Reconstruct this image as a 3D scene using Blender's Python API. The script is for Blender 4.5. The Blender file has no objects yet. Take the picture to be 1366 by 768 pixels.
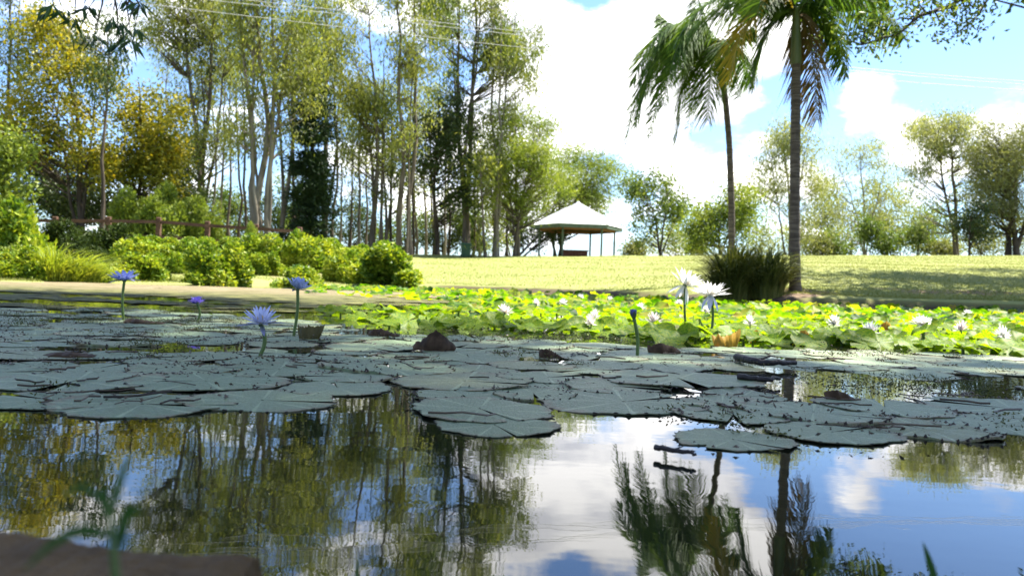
import bpy, math, random
import numpy as np
from mathutils import Matrix, Vector

S = bpy.context.scene
COL = S.collection
PI = math.pi

# ------------------------------------------------------------------ camera
CAMH = 0.22
F = 28.0 / 36.0 * 1366.0
cam_d = bpy.data.cameras.new('camera'); cam = bpy.data.objects.new('camera', cam_d); COL.objects.link(cam)
cam_d.lens = 28.0; cam_d.sensor_width = 36.0; cam_d.clip_start = 0.02; cam_d.clip_end = 3000.0
CM = (Matrix.Translation((0, 0, CAMH)) @ Matrix.Rotation(math.radians(90 - 0.38), 4, 'X')
      @ Matrix.Rotation(math.radians(1.75), 4, 'Z'))
cam.matrix_world = CM
cam_d.dof.use_dof = True; cam_d.dof.focus_distance = 1.9; cam_d.dof.aperture_fstop = 7.0
S.camera = cam

# ------------------------------------------------------------------ sky, sun, exposure
SUN_EL, SUN_AZ = math.radians(60), math.radians(58)      # azimuth from +Y (view) towards +X
sun_dir = Vector((math.sin(SUN_AZ) * math.cos(SUN_EL), math.cos(SUN_AZ) * math.cos(SUN_EL), math.sin(SUN_EL)))
sd = bpy.data.lights.new('sun', 'SUN'); sun = bpy.data.objects.new('sun', sd); COL.objects.link(sun)
sd.energy = 4.9; sd.angle = math.radians(0.5); sd.color = (1.0, 0.95, 0.86)
sun.rotation_euler = (-sun_dir).to_track_quat('-Z', 'Y').to_euler()
sun.location = (0, 0, 60)
S.view_settings.view_transform = 'Standard'; S.view_settings.look = 'None'
S.view_settings.gamma = 1.0; S.view_settings.use_curve_mapping = False
S.view_settings.exposure = 2.1
S.cycles.use_denoising = True
S.cycles.max_bounces = 8; S.cycles.transparent_max_bounces = 8
S.cycles.sample_clamp_indirect = 8.0
S.cycles.caustics_reflective = False; S.cycles.caustics_refractive = False

Rm = np.array(CM.to_3x3())
def ray(px, py):
    d = Rm @ np.array([(px - 683.0) / F, -(py - 384.0) / F, -1.0])
    return d / d[1]
def at(px, py, D):                      # the point seen at a pixel of the photograph, D metres ahead
    return np.array([0, 0, CAMH]) + ray(px, py) * D
def onwater(px, py, z=0.0):
    d = ray(px, py); t = (z - CAMH) / d[2]
    return np.array([0, 0, CAMH]) + d * t
def proj(X, Y, Z=0.0):
    v = Rm.T @ np.array([X, Y, Z - CAMH])
    return 683.0 + F * v[0] / -v[2], 384.0 - F * v[1] / -v[2]
def mpp(D): return D / F                # metres per photo pixel

W = bpy.data.worlds.new('World'); S.world = W; W.use_nodes = True
nt = W.node_tree; nt.nodes.clear()
def N(t, **kw):
    n = nt.nodes.new(t)
    for k, v in kw.items(): setattr(n, k, v)
    return n
def L(a, b): nt.links.new(a, b)
out = N('ShaderNodeOutputWorld'); bg = N('ShaderNodeBackground'); bg.inputs[1].default_value = 0.098
sky = N('ShaderNodeTexSky', sky_type='NISHITA', sun_disc=False, sun_elevation=SUN_EL, sun_rotation=SUN_AZ)
sky.air_density = 1.0; sky.dust_density = 0.6; sky.ozone_density = 1.0
tc = N('ShaderNodeTexCoord')
def math_n(op, a, b=None, c=None):
    n = N('ShaderNodeMath', operation=op)
    for i, v in enumerate((a, b, c)):
        if v is None: continue
        if isinstance(v, (int, float)): n.inputs[i].default_value = v
        else: L(v, n.inputs[i])
    return n.outputs[0]
mp = N('ShaderNodeMapping'); mp.inputs['Scale'].default_value = (1.0, 1.0, 1.9); L(tc.outputs['Generated'], mp.inputs[0])
n1 = N('ShaderNodeTexNoise'); n1.inputs['Scale'].default_value = 4.6; n1.inputs['Detail'].default_value = 8; n1.inputs['Roughness'].default_value = 0.6
L(mp.outputs[0], n1.inputs['Vector'])
acc = math_n('MULTIPLY', n1.outputs['Fac'], 1.7)
acc = math_n('ADD', acc, -0.33)
# cumulus banks: direction in the sky (as pixels of the view), radius, weight
for bx, by, br, bw in [(800, 95, 130, .30), (700, 200, 110, .22), (930, 235, 90, .26), (880, 60, 110, .22), (990, 95, 90, .2),
                       (1150, 128, 45, .40), (1195, 150, 55, .42), (1235, 175, 40, .3), (1350, 140, 62, .5), (1320, 160, 40, .3), (1245, 235, 75, .2), (1100, 250, 80, .16), (560, 220, 170, .2), (330, 250, 160, .15),
                       (170, 95, 60, .2), (20, 110, 70, .15), (250, 40, 120, -.14), (1270, 50, 110, -.42), (1190, 20, 90, -.2), (1350, 20, 100, -.3), (900, 175, 50, -.16), (1120, 200, 40, -.12),
                       (775, -10, 42, -.34), (762, 108, 22, -.2), (800, 180, 38, -.2), (960, 165, 40, -.12), (1060, 130, 40, -.06), (1260, 110, 40, -.1), (690, 70, 60, -.1)]:
    d = ray(bx, by); d = d / np.linalg.norm(d)
    vm = N('ShaderNodeVectorMath', operation='DISTANCE'); L(tc.outputs['Generated'], vm.inputs[0]); vm.inputs[1].default_value = tuple(d)
    mr = N('ShaderNodeMapRange', interpolation_type='SMOOTHSTEP'); L(vm.outputs['Value'], mr.inputs[0])
    mr.inputs[1].default_value = 0.0; mr.inputs[2].default_value = br / F * 1.5; mr.inputs[3].default_value = bw * .62; mr.inputs[4].default_value = 0.0
    acc = math_n('ADD', acc, mr.outputs[0])
cm = N('ShaderNodeMapRange', interpolation_type='SMOOTHSTEP'); L(acc, cm.inputs[0])
cm.inputs[1].default_value = 0.54; cm.inputs[2].default_value = 0.74
n2 = N('ShaderNodeTexNoise'); n2.inputs['Scale'].default_value = 9; n2.inputs['Detail'].default_value = 5; L(mp.outputs[0], n2.inputs['Vector'])
cr = N('ShaderNodeValToRGB'); L(n2.outputs['Fac'], cr.inputs[0])
cr.color_ramp.elements[0].position = .36; cr.color_ramp.elements[0].color = (3.7, 3.8, 4.2, 1)
cr.color_ramp.elements[1].position = .6; cr.color_ramp.elements[1].color = (7.0, 6.9, 6.8, 1)
skyt = N('ShaderNodeMix', data_type='RGBA', blend_type='MULTIPLY'); skyt.inputs[0].default_value = 1.0; L(sky.outputs[0], skyt.inputs[6]); skyt.inputs[7].default_value = (.49, .60, .77, 1)
mix = N('ShaderNodeMix', data_type='RGBA'); L(cm.outputs[0], mix.inputs[0]); L(skyt.outputs[2], mix.inputs[6]); L(cr.outputs[0], mix.inputs[7])
L(mix.outputs[2], bg.inputs[0]); L(bg.outputs[0], out.inputs[0])

# ------------------------------------------------------------------ materials
def new_mat(name):
    m = bpy.data.materials.new(name); m.use_nodes = True
    t = m.node_tree; t.nodes.clear()
    o = t.nodes.new('ShaderNodeOutputMaterial')
    return m, t, o
def ramp(t, fac, cols, lo=0.0, hi=1.0):
    r = t.nodes.new('ShaderNodeValToRGB'); t.links.new(fac, r.inputs[0])
    e = r.color_ramp.elements
    for i, c in enumerate(cols):
        p = lo + (hi - lo) * i / max(1, len(cols) - 1)
        if i < 2: e[i].position = p
        else: e.new(p)
    for i, c in enumerate(cols): e[i].color = (*c, 1)
    return r.outputs[0]
def noise(t, scale, detail=4, rough=.55, coord='Object', stretch=None):
    c = t.nodes.new('ShaderNodeTexCoord'); n = t.nodes.new('ShaderNodeTexNoise')
    n.inputs['Scale'].default_value = scale; n.inputs['Detail'].default_value = detail; n.inputs['Roughness'].default_value = rough
    src = c.outputs[coord]
    if stretch:
        mpn = t.nodes.new('ShaderNodeMapping'); mpn.inputs['Scale'].default_value = stretch
        t.links.new(src, mpn.inputs[0]); src = mpn.outputs[0]
    t.links.new(src, n.inputs['Vector'])
    return n.outputs['Fac']
def mixc(t, fac, a, b, mode='MIX'):
    m = t.nodes.new('ShaderNodeMix'); m.data_type = 'RGBA'; m.blend_type = mode
    for s, v in ((0, fac), (6, a), (7, b)):
        if isinstance(v, (int, float)): m.inputs[s].default_value = v
        elif isinstance(v, tuple): m.inputs[s].default_value = (*v, 1)
        else: t.links.new(v, m.inputs[s])
    return m.outputs[2]
def leaf_mat(name, cols, trans=.35, rough=.5, nscale=1.2, spec=.3, tint=(1.15, 1.1, .5)):
    m, t, o = new_mat(name)
    g = t.nodes.new('ShaderNodeNewGeometry')
    nz = noise(t, nscale, 2)
    mm = t.nodes.new('ShaderNodeMath'); mm.operation = 'MULTIPLY_ADD'; t.links.new(g.outputs['Random Per Island'], mm.inputs[0])
    mm.inputs[1].default_value = .55
    m2 = t.nodes.new('ShaderNodeMath'); m2.operation = 'MULTIPLY_ADD'; t.links.new(nz, m2.inputs[0]); m2.inputs[1].default_value = 1.4; m2.inputs[2].default_value = -.47
    t.links.new(m2.outputs[0], mm.inputs[2])
    c = ramp(t, mm.outputs[0], cols)
    p = t.nodes.new('ShaderNodeBsdfPrincipled'); t.links.new(c, p.inputs['Base Color']); p.inputs['Roughness'].default_value = rough
    p.inputs['Specular IOR Level'].default_value = spec
    tr = t.nodes.new('ShaderNodeBsdfTranslucent')
    t.links.new(mixc(t, 1.0, c, tint, 'MULTIPLY'), tr.inputs[0])
    ms = t.nodes.new('ShaderNodeMixShader'); ms.inputs[0].default_value = trans
    t.links.new(p.outputs[0], ms.inputs[1]); t.links.new(tr.outputs[0], ms.inputs[2]); t.links.new(ms.outputs[0], o.inputs[0])
    return m
def plain(name, cols, nscale=6, rough=.7, spec=.3, bump=0.0, bscale=30, stretch=None, metallic=0, lo=.3, hi=.7):
    m, t, o = new_mat(name)
    p = t.nodes.new('ShaderNodeBsdfPrincipled'); t.links.new(ramp(t, noise(t, nscale, 5, stretch=stretch), cols, lo, hi), p.inputs['Base Color'])
    p.inputs['Roughness'].default_value = rough; p.inputs['Specular IOR Level'].default_value = spec; p.inputs['Metallic'].default_value = metallic
    if bump:
        b = t.nodes.new('ShaderNodeBump'); b.inputs['Strength'].default_value = bump; b.inputs['Distance'].default_value = .05
        t.links.new(noise(t, bscale, 5, stretch=stretch), b.inputs['Height']); t.links.new(b.outputs[0], p.inputs['Normal'])
    t.links.new(p.outputs[0], o.inputs[0])
    return m

M = {}
M['gum'] = leaf_mat('gum_leaves', [(.05, .085, .018), (.145, .18, .036), (.25, .275, .065), (.37, .375, .115)], .5, nscale=.35)
M['gumdark'] = leaf_mat('dark_gum_leaves', [(.018, .036, .012), (.05, .08, .022), (.10, .13, .035)], .3, nscale=.35)
M['gold'] = leaf_mat('golden_leaves', [(.05, .075, .010), (.14, .165, .018), (.27, .27, .022), (.46, .38, .03)], .46, nscale=.55, tint=(1.2, 1.0, .35))
M['lime'] = leaf_mat('lime_leaves', [(.07, .12, .018), (.18, .24, .035), (.33, .37, .06)], .42, nscale=.5)
M['green'] = leaf_mat('green_leaves', [(.04, .08, .015), (.12, .18, .032), (.24, .28, .06)], .42, nscale=.4)
M['conifer'] = leaf_mat('conifer_needles', [(.010, .024, .008), (.026, .052, .016), (.05, .09, .025)], .2, nscale=.6)
M['pale'] = leaf_mat('flare_paled_leaves', [(.13, .17, .06), (.25, .28, .11), (.38, .385, .17)], .45, nscale=.3)  # leaf colour lightened to stand in for flare over the far trees
M['olive'] = leaf_mat('olive_leaves', [(.08, .10, .035), (.17, .19, .07), (.28, .285, .115)], .4, nscale=.3)
M['shrub'] = leaf_mat('shrub_leaves', [(.03, .08, .008), (.13, .22, .015), (.32, .38, .03), (.48, .48, .05)], .36, nscale=1.6)
M['darkshrub'] = leaf_mat('dark_shrub_leaves', [(.012, .022, .006), (.03, .05, .01), (.065, .095, .016)], .2, nscale=1.5, spec=.1)
M['hedge'] = leaf_mat('feathery_leaves', [(.08, .14, .02), (.18, .24, .03), (.30, .34, .06)], .42, nscale=1.0)
M['strap'] = leaf_mat('strap_leaves', [(.04, .06, .012), (.12, .14, .03), (.27, .26, .075)], .4, nscale=2, spec=.25)
M['reed'] = leaf_mat('reed_leaves', [(.09, .15, .015), (.22, .28, .025), (.40, .42, .05)], .4, nscale=2)
M['palm'] = leaf_mat('palm_leaves', [(.022, .055, .010), (.07, .14, .02), (.16, .23, .035)], .45, nscale=1.2, spec=.12, rough=.55)
M['palmyellow'] = leaf_mat('yellow_palm_leaves', [(.14, .13, .015), (.34, .27, .03), (.45, .33, .03)], .45, nscale=1.2)
M['palmdead'] = leaf_mat('dead_palm_leaves', [(.07, .045, .015), (.15, .10, .035), (.24, .17, .06)], .3, nscale=2)
M['shade'] = leaf_mat('overhead_leaves', [(.02, .045, .012), (.045, .09, .02), (.08, .13, .03)], .15)
M['bamboo'] = leaf_mat('lance_leaves', [(.015, .04, .012), (.03, .075, .018), (.05, .11, .02)], .3, nscale=3, spec=.4, rough=.4)
M['lily'] = leaf_mat('lily_leaves', [(.010, .038, .003), (.03, .095, .005), (.08, .18, .008), (.19, .28, .016), (.28, .32, .02), (.28, .20, .03)], .55, nscale=9, spec=.2, rough=.5, tint=(1.3, 1.3, .3))
M['seedling'] = leaf_mat('seedling_leaves', [(.02, .06, .012), (.04, .11, .02)], .3, nscale=8)
M['grassblade'] = leaf_mat('grass_blades', [(.11, .15, .025), (.20, .22, .055), (.28, .28, .10)], .35, nscale=.4)
M['bark'] = plain('grey_bark', [(.045, .035, .025), (.10, .08, .06), (.18, .15, .115)], 3, .85, bump=.6, bscale=14, stretch=(1, 1, .25))
M['barkdark'] = plain('dark_bark', [(.025, .018, .012), (.06, .045, .032), (.10, .08, .06)], 3, .9, bump=.6, bscale=14, stretch=(1, 1, .25))
M['barkpale'] = plain('pale_bark', [(.09, .075, .055), (.17, .145, .11), (.27, .24, .19)], 2.5, .8, bump=.3, bscale=10, stretch=(1, 1, .25))
M['palmbark'] = plain('palm_bark', [(.05, .038, .026), (.105, .08, .056), (.18, .145, .10)], 5, .85, bump=.6, bscale=9, stretch=(.6, .6, 6))
M['shaft'] = plain('palm_crownshaft', [(.05, .075, .02), (.10, .12, .03), (.15, .14, .05)], 5, .45, stretch=(2, 2, .3))
M['timber'] = plain('fence_timber', [(.045, .022, .014), (.09, .045, .028), (.14, .075, .05)], 4, .8, bump=.3, stretch=(.4, 4, 4))
M['rock'] = plain('pale_rock', [(.35, .32, .28), (.55, .52, .48), (.7, .68, .65)], 7, .85, bump=.5, bscale=14)
M['slab'] = plain('brown_stone', [(.032, .018, .007), (.072, .042, .015), (.13, .078, .03)], 9, .9, bump=.6, bscale=40)
M['roofmetal'] = plain('white_roof_metal', [(.72, .72, .72), (.8, .8, .8), (.84, .84, .83)], 1, .45)
M['greenpaint'] = plain('green_grey_paint', [(.06, .085, .06), (.085, .115, .085), (.11, .14, .11)], 3, .5)
M['soffit'] = plain('timber_ceiling', [(.13, .055, .03), (.20, .09, .05), (.26, .13, .075)], 4, .7, stretch=(6, .5, 1))
M['brickbrown'] = plain('brown_brick', [(.10, .04, .025), (.17, .075, .05), (.22, .11, .08)], 7, .85, bump=.3)
M['bin'] = plain('green_bin_plastic', [(.015, .05, .028), (.02, .065, .036), (.03, .08, .045)], 3, .45)
M['rubber'] = plain('black_rubber', [(.01, .01, .01), (.02, .02, .02)], 3, .8)
M['wire'] = plain('pale_cable', [(.36, .35, .33), (.46, .45, .43)], 1, .5)
M['stem'] = plain('lily_stem', [(.05, .085, .02), (.08, .13, .03), (.11, .15, .05)], 20, .4)
M['stamen'] = plain('stamens', [(.5, .33, .02), (.65, .45, .04)], 60, .6)
M['dark'] = plain('dark_bits', [(.010, .008, .006), (.03, .022, .016), (.06, .045, .03)], 30, .8)
M['algae'] = leaf_mat('algae_tufts', [(.02, .025, .006), (.06, .07, .014), (.13, .13, .03)], .15, nscale=9)
M['bits'] = leaf_mat('plant_litter', [(.012, .009, .006), (.035, .024, .016), (.08, .055, .035), (.20, .17, .13)], .05, nscale=5)
M['deadleaf'] = leaf_mat('dead_brown_leaf', [(.016, .011, .007), (.042, .027, .016), (.08, .052, .031), (.13, .09, .058)], .1, spec=.04, nscale=26, tint=(1, .7, .4))
M['yellowleaf'] = leaf_mat('yellow_leaf', [(.30, .17, .015), (.50, .30, .02), (.60, .40, .03)], .4, nscale=14, tint=(1.1, .8, .3))
M['tanleaf'] = leaf_mat('tan_leaf', [(.06, .055, .015), (.11, .09, .022), (.16, .11, .03)], .4, nscale=14, tint=(1.2, .9, .3))
M['stick'] = plain('wet_stick', [(.012, .010, .010), (.03, .025, .024)], 18, .5, bump=.4, bscale=40)

def petal_mat(name, tip, base, trans=.35):
    m, t, o = new_mat(name)
    c = t.nodes.new('ShaderNodeTexCoord'); ln = t.nodes.new('ShaderNodeVectorMath'); ln.operation = 'LENGTH'
    t.links.new(c.outputs['Object'], ln.inputs[0])
    mr = t.nodes.new('ShaderNodeMapRange'); t.links.new(ln.outputs['Value'], mr.inputs[0]); mr.inputs[1].default_value = .004; mr.inputs[2].default_value = .05
    g = t.nodes.new('ShaderNodeNewGeometry')
    col = mixc(t, mr.outputs[0], base, tip)
    hs = t.nodes.new('ShaderNodeHueSaturation'); t.links.new(col, hs.inputs['Color'])
    mv = t.nodes.new('ShaderNodeMapRange'); t.links.new(g.outputs['Random Per Island'], mv.inputs[0]); mv.inputs[3].default_value = .8; mv.inputs[4].default_value = 1.1
    t.links.new(mv.outputs[0], hs.inputs['Value'])
    p = t.nodes.new('ShaderNodeBsdfPrincipled'); t.links.new(hs.outputs[0], p.inputs['Base Color']); p.inputs['Roughness'].default_value = .45
    tr = t.nodes.new('ShaderNodeBsdfTranslucent'); t.links.new(hs.outputs[0], tr.inputs[0])
    ms = t.nodes.new('ShaderNodeMixShader'); ms.inputs[0].default_value = trans
    t.links.new(p.outputs[0], ms.inputs[1]); t.links.new(tr.outputs[0], ms.inputs[2]); t.links.new(ms.outputs[0], o.inputs[0])
    return m
M['pblue'] = petal_mat('blue_petals', (.24, .30, .66), (.34, .38, .72))
M['ppurple'] = petal_mat('violet_petals', (.19, .15, .62), (.28, .2, .7))
M['ppale'] = petal_mat('pale_lilac_petals', (.50, .54, .82), (.74, .75, .84))
M['pskyblue'] = petal_mat('grey_blue_petals', (.34, .42, .70), (.55, .6, .78))
M['pwhite'] = petal_mat('white_petals', (.84, .82, .80), (.82, .78, .66), .4)
M['ppink'] = petal_mat('blush_petals', (.80, .70, .70), (.82, .72, .6), .4)
M['pbud'] = petal_mat('bud_petals', (.12, .14, .48), (.07, .09, .24))
M['sepal'] = petal_mat('sepals', (.22, .22, .34), (.12, .16, .10), .25)
M['sepalgreen'] = petal_mat('green_sepals', (.05, .07, .06), (.06, .10, .04), .2)

# water-lily pad: grey green, glossy, paler veins from the centre, brown underside
m, t, o = new_mat('lily_pad'); M['pad'] = m
oi = t.nodes.new('ShaderNodeObjectInfo')
c = t.nodes.new('ShaderNodeTexCoord'); sx = t.nodes.new('ShaderNodeSeparateXYZ'); t.links.new(c.outputs['Object'], sx.inputs[0])
an = t.nodes.new('ShaderNodeMath'); an.operation = 'ARCTAN2'; t.links.new(sx.outputs[1], an.inputs[0]); t.links.new(sx.outputs[0], an.inputs[1])
am = t.nodes.new('ShaderNodeMath'); am.operation = 'MULTIPLY'; t.links.new(an.outputs[0], am.inputs[0]); am.inputs[1].default_value = 8.0
asn = t.nodes.new('ShaderNodeMath'); asn.operation = 'SINE'; t.links.new(am.outputs[0], asn.inputs[0])
vein = t.nodes.new('ShaderNodeMapRange'); t.links.new(asn.outputs[0], vein.inputs[0]); vein.inputs[1].default_value = .93; vein.inputs[2].default_value = 1.0
base = ramp(t, oi.outputs['Random'], [(.05, .10, .035), (.115, .17, .075), (.165, .21, .115), (.08, .14, .055), (.19, .175, .06), (.145, .195, .095), (.10, .145, .075)])
nz = noise(t, 9, 5)
base = mixc(t, nz, base, (.145, .195, .10)); 
blot = t.nodes.new('ShaderNodeMapRange'); t.links.new(noise(t, 26, 3), blot.inputs[0]); blot.inputs[1].default_value = .56; blot.inputs[2].default_value = .70
base = mixc(t, blot.outputs[0], base, (.09, .085, .05))
lw_ = t.nodes.new('ShaderNodeVectorMath'); lw_.operation = 'LENGTH'; t.links.new(c.outputs['Object'], lw_.inputs[0])
rim = t.nodes.new('ShaderNodeMath'); rim.operation = 'MULTIPLY_ADD'; t.links.new(noise(t, 3.5, 4), rim.inputs[0]); rim.inputs[1].default_value = .9; t.links.new(lw_.outputs['Value'], rim.inputs[2])
rimr = t.nodes.new('ShaderNodeMapRange'); t.links.new(rim.outputs[0], rimr.inputs[0]); rimr.inputs[1].default_value = 1.32; rimr.inputs[2].default_value = 1.55; rimr.inputs[4].default_value = .75
base = mixc(t, rimr.outputs[0], base, (.15, .105, .05))
mv = t.nodes.new('ShaderNodeMath'); mv.operation = 'MULTIPLY'; t.links.new(vein.outputs[0], mv.inputs[0]); mv.inputs[1].default_value = .6
base = mixc(t, mv.outputs[0], base, (.30, .36, .20))
g = t.nodes.new('ShaderNodeNewGeometry')
base = mixc(t, g.outputs['Backfacing'], base, (.10, .045, .035))
p = t.nodes.new('ShaderNodeBsdfPrincipled'); t.links.new(base, p.inputs['Base Color'])
rr = t.nodes.new('ShaderNodeMapRange'); t.links.new(noise(t, 14, 3), rr.inputs[0]); rr.inputs[3].default_value = .30; rr.inputs[4].default_value = .6
t.links.new(rr.outputs[0], p.inputs['Roughness']); p.inputs['Specular IOR Level'].default_value = .42
b = t.nodes.new('ShaderNodeBump'); b.inputs['Strength'].default_value = .5; b.inputs['Distance'].default_value = .012
t.links.new(noise(t, 22, 4), b.inputs['Height']); t.links.new(b.outputs[0], p.inputs['Normal'])
t.links.new(p.outputs[0], o.inputs[0])

# water
m, t, o = new_mat('pond_water'); M['water'] = m
p = t.nodes.new('ShaderNodeBsdfPrincipled'); p.inputs['Base Color'].default_value = (.012, .014, .007, 1); p.inputs['Roughness'].default_value = .015
p.inputs['IOR'].default_value = 1.68
n1_ = noise(t, 7.0, 3, .5, stretch=(1, 1.7, 1)); n2_ = noise(t, 1.6, 2, .5, stretch=(1, 2.2, 1))
ad = t.nodes.new('ShaderNodeMath'); ad.operation = 'MULTIPLY_ADD'; t.links.new(n2_, ad.inputs[0]); ad.inputs[1].default_value = 2.4; t.links.new(n1_, ad.inputs[2])
b = t.nodes.new('ShaderNodeBump'); b.inputs['Strength'].default_value = 1.0; b.inputs['Distance'].default_value = .00028
t.links.new(ad.outputs[0], b.inputs['Height']); t.links.new(b.outputs[0], p.inputs['Normal']); t.links.new(p.outputs[0], o.inputs[0])

# ground: lawn, bare earth under shrubs and along the shore, pond mud, painted shade on the bank face
m, t, o = new_mat('ground_turf'); M['ground'] = m
c = t.nodes.new('ShaderNodeTexCoord')
lawn = ramp(t, noise(t, .55, 6, .65), [(.14, .175, .035), (.205, .225, .065), (.25, .25, .095)], .3, .7)
lawn = mixc(t, noise(t, 9, 4), lawn, ramp(t, noise(t, 30, 3), [(.15, .18, .04), (.26, .26, .11)], .3, .7))
earth = ramp(t, noise(t, 2.5, 6), [(.09, .058, .035), (.17, .118, .076), (.24, .18, .125)], .3, .7)
at_ = t.nodes.new('ShaderNodeAttribute'); at_.attribute_name = 'earth'; at_.attribute_type = 'GEOMETRY'
nn = t.nodes.new('ShaderNodeMath'); nn.operation = 'MULTIPLY_ADD'; t.links.new(noise(t, 1.3, 5), nn.inputs[0]); nn.inputs[1].default_value = 1.2; t.links.new(at_.outputs['Fac'], nn.inputs[2])
mk = t.nodes.new('ShaderNodeMapRange'); t.links.new(nn.outputs[0], mk.inputs[0]); mk.inputs[1].default_value = .95; mk.inputs[2].default_value = 1.15
colr = mixc(t, mk.outputs[0], lawn, earth)
bank_shade_attr = t.nodes.new('ShaderNodeAttribute'); bank_shade_attr.attribute_name = 'bank'; bank_shade_attr.attribute_type = 'GEOMETRY'
colr = mixc(t, bank_shade_attr.outputs['Fac'], colr, ramp(t, noise(t, 6, 4), [(.03, .024, .014), (.09, .07, .04)]))  # shading line of the bank face painted in as dark brown
p = t.nodes.new('ShaderNodeBsdfPrincipled'); t.links.new(colr, p.inputs['Base Color']); p.inputs['Roughness'].default_value = .95; p.inputs['Specular IOR Level'].default_value = .1
b = t.nodes.new('ShaderNodeBump'); b.inputs['Strength'].default_value = .4; b.inputs['Distance'].default_value = .03
t.links.new(noise(t, 22, 4), b.inputs['Height']); t.links.new(b.outputs[0], p.inputs['Normal']); t.links.new(p.outputs[0], o.inputs[0])

M['scum'] = None
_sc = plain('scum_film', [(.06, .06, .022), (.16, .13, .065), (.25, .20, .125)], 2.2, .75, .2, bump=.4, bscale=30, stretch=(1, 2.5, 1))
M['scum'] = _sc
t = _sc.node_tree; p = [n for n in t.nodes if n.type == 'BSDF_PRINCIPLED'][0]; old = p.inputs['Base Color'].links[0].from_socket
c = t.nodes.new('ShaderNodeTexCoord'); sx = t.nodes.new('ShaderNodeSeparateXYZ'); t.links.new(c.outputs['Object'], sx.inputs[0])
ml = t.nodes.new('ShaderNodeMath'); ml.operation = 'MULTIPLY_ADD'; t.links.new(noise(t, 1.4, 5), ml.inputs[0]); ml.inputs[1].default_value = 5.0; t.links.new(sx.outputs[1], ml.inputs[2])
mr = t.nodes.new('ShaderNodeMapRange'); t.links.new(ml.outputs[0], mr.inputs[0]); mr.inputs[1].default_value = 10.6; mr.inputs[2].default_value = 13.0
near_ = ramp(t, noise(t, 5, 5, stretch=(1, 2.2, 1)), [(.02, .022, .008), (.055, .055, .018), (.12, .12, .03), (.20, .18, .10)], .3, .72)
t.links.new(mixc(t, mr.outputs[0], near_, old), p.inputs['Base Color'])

# ------------------------------------------------------------------ mesh tools
class G:
    def __init__(s): s.v = []; s.f = []; s.mi = []; s.n = 0
    def add(s, v, f, mi=0):
        v = np.asarray(v, float).reshape(-1, 3)
        f = np.asarray(f, int)
        s.v.append(v); s.f.append(f + s.n); s.mi.append(np.full(len(f), mi, int)); s.n += len(v)
    def build(s, name, mats, parent=None, origin=(0, 0, 0), smooth=False):
        V = np.concatenate(s.v) - np.asarray(origin, float)
        me = bpy.data.meshes.new(name)
        nl = [f.shape[1] for f in s.f]
        loops = np.concatenate([f.ravel() for f in s.f]); tot = np.concatenate([np.full(len(f), k) for f, k in zip(s.f, nl)])
        start = np.concatenate([[0], np.cumsum(tot)[:-1]])
        me.vertices.add(len(V)); me.vertices.foreach_set('co', V.astype(np.float32).ravel())
        me.loops.add(len(loops)); me.loops.foreach_set('vertex_index', loops.astype(np.int32))
        me.polygons.add(len(tot)); me.polygons.foreach_set('loop_start', start.astype(np.int32)); me.polygons.foreach_set('loop_total', tot.astype(np.int32))
        me.polygons.foreach_set('material_index', np.concatenate(s.mi).astype(np.int32))
        me.polygons.foreach_set('use_smooth', np.full(len(tot), smooth))
        for mm in (mats if isinstance(mats, (list, tuple)) else [mats]): me.materials.append(M[mm])
        me.update(calc_edges=True); me.validate()
        ob = bpy.data.objects.new(name, me); COL.objects.link(ob)
        if parent is not None: ob.parent = parent
        else: ob.location = origin
        return ob
def empty(name, loc):
    o = bpy.data.objects.new(name, None); COL.objects.link(o); o.location = loc; o.empty_display_size = .1
    return o
def tag(o, label, cat=None, group=None, kind=None):
    o['label'] = label
    if cat: o['category'] = cat
    if group: o['group'] = group
    if kind: o['kind'] = kind
    return o
def copy_tree(o, parent=None):
    c = o.copy(); COL.objects.link(c)
    if parent is not None: c.parent = parent
    for ch in list(o.children): copy_tree(ch, c)
    return c
def norm(a): return a / (np.linalg.norm(a, axis=-1, keepdims=True) + 1e-9)
def leaves(g, rng, C, D, Ln, Wd, mi=0, flat=None):
    n = len(C); D = norm(D)
    r = rng.normal(size=(n, 3)) if flat is None else np.tile(np.array([0, 0, 1.0]), (n, 1)) + rng.normal(size=(n, 3)) * flat
    s = norm(np.cross(D, r)); nn = np.cross(s, D)
    Ln = np.broadcast_to(Ln, (n,))[:, None]; Wd = np.broadcast_to(Wd, (n,))[:, None]
    V = np.stack([C - D * Ln * .5, C + s * Wd * .5 + nn * Wd * .2 - D * Ln * .08, C + D * Ln * .5 - nn * Wd * .15, C - s * Wd * .5 + nn * Wd * .2 - D * Ln * .08], 1).reshape(-1, 3)
    g.add(V, np.arange(n * 4).reshape(-1, 4), mi)
def tube(g, P, R, k=6, mi=0, cap=True):
    P = np.asarray(P, float); n = len(P); R = np.broadcast_to(R, (n,))
    T = norm(np.gradient(P, axis=0)); ref = np.array([.31, .17, .93]) if abs(T[0][2]) < .9 else np.array([1.0, .1, 0])
    A = norm(np.cross(T, ref)); B = np.cross(T, A)
    th = np.linspace(0, 2 * PI, k, endpoint=False)
    V = P[:, None] + R[:, None, None] * (np.cos(th)[None, :, None] * A[:, None] + np.sin(th)[None, :, None] * B[:, None])
    i = np.arange(n - 1)[:, None] * k; j = np.arange(k)[None]
    f = np.stack([i + j, i + (j + 1) % k, i + k + (j + 1) % k, i + k + j], -1).reshape(-1, 4)
    g.add(V.reshape(-1, 3), f, mi)
    if cap:
        g.add(V[-1], np.arange(k)[None], mi); g.add(V[0], np.arange(k)[::-1][None], mi)
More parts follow.
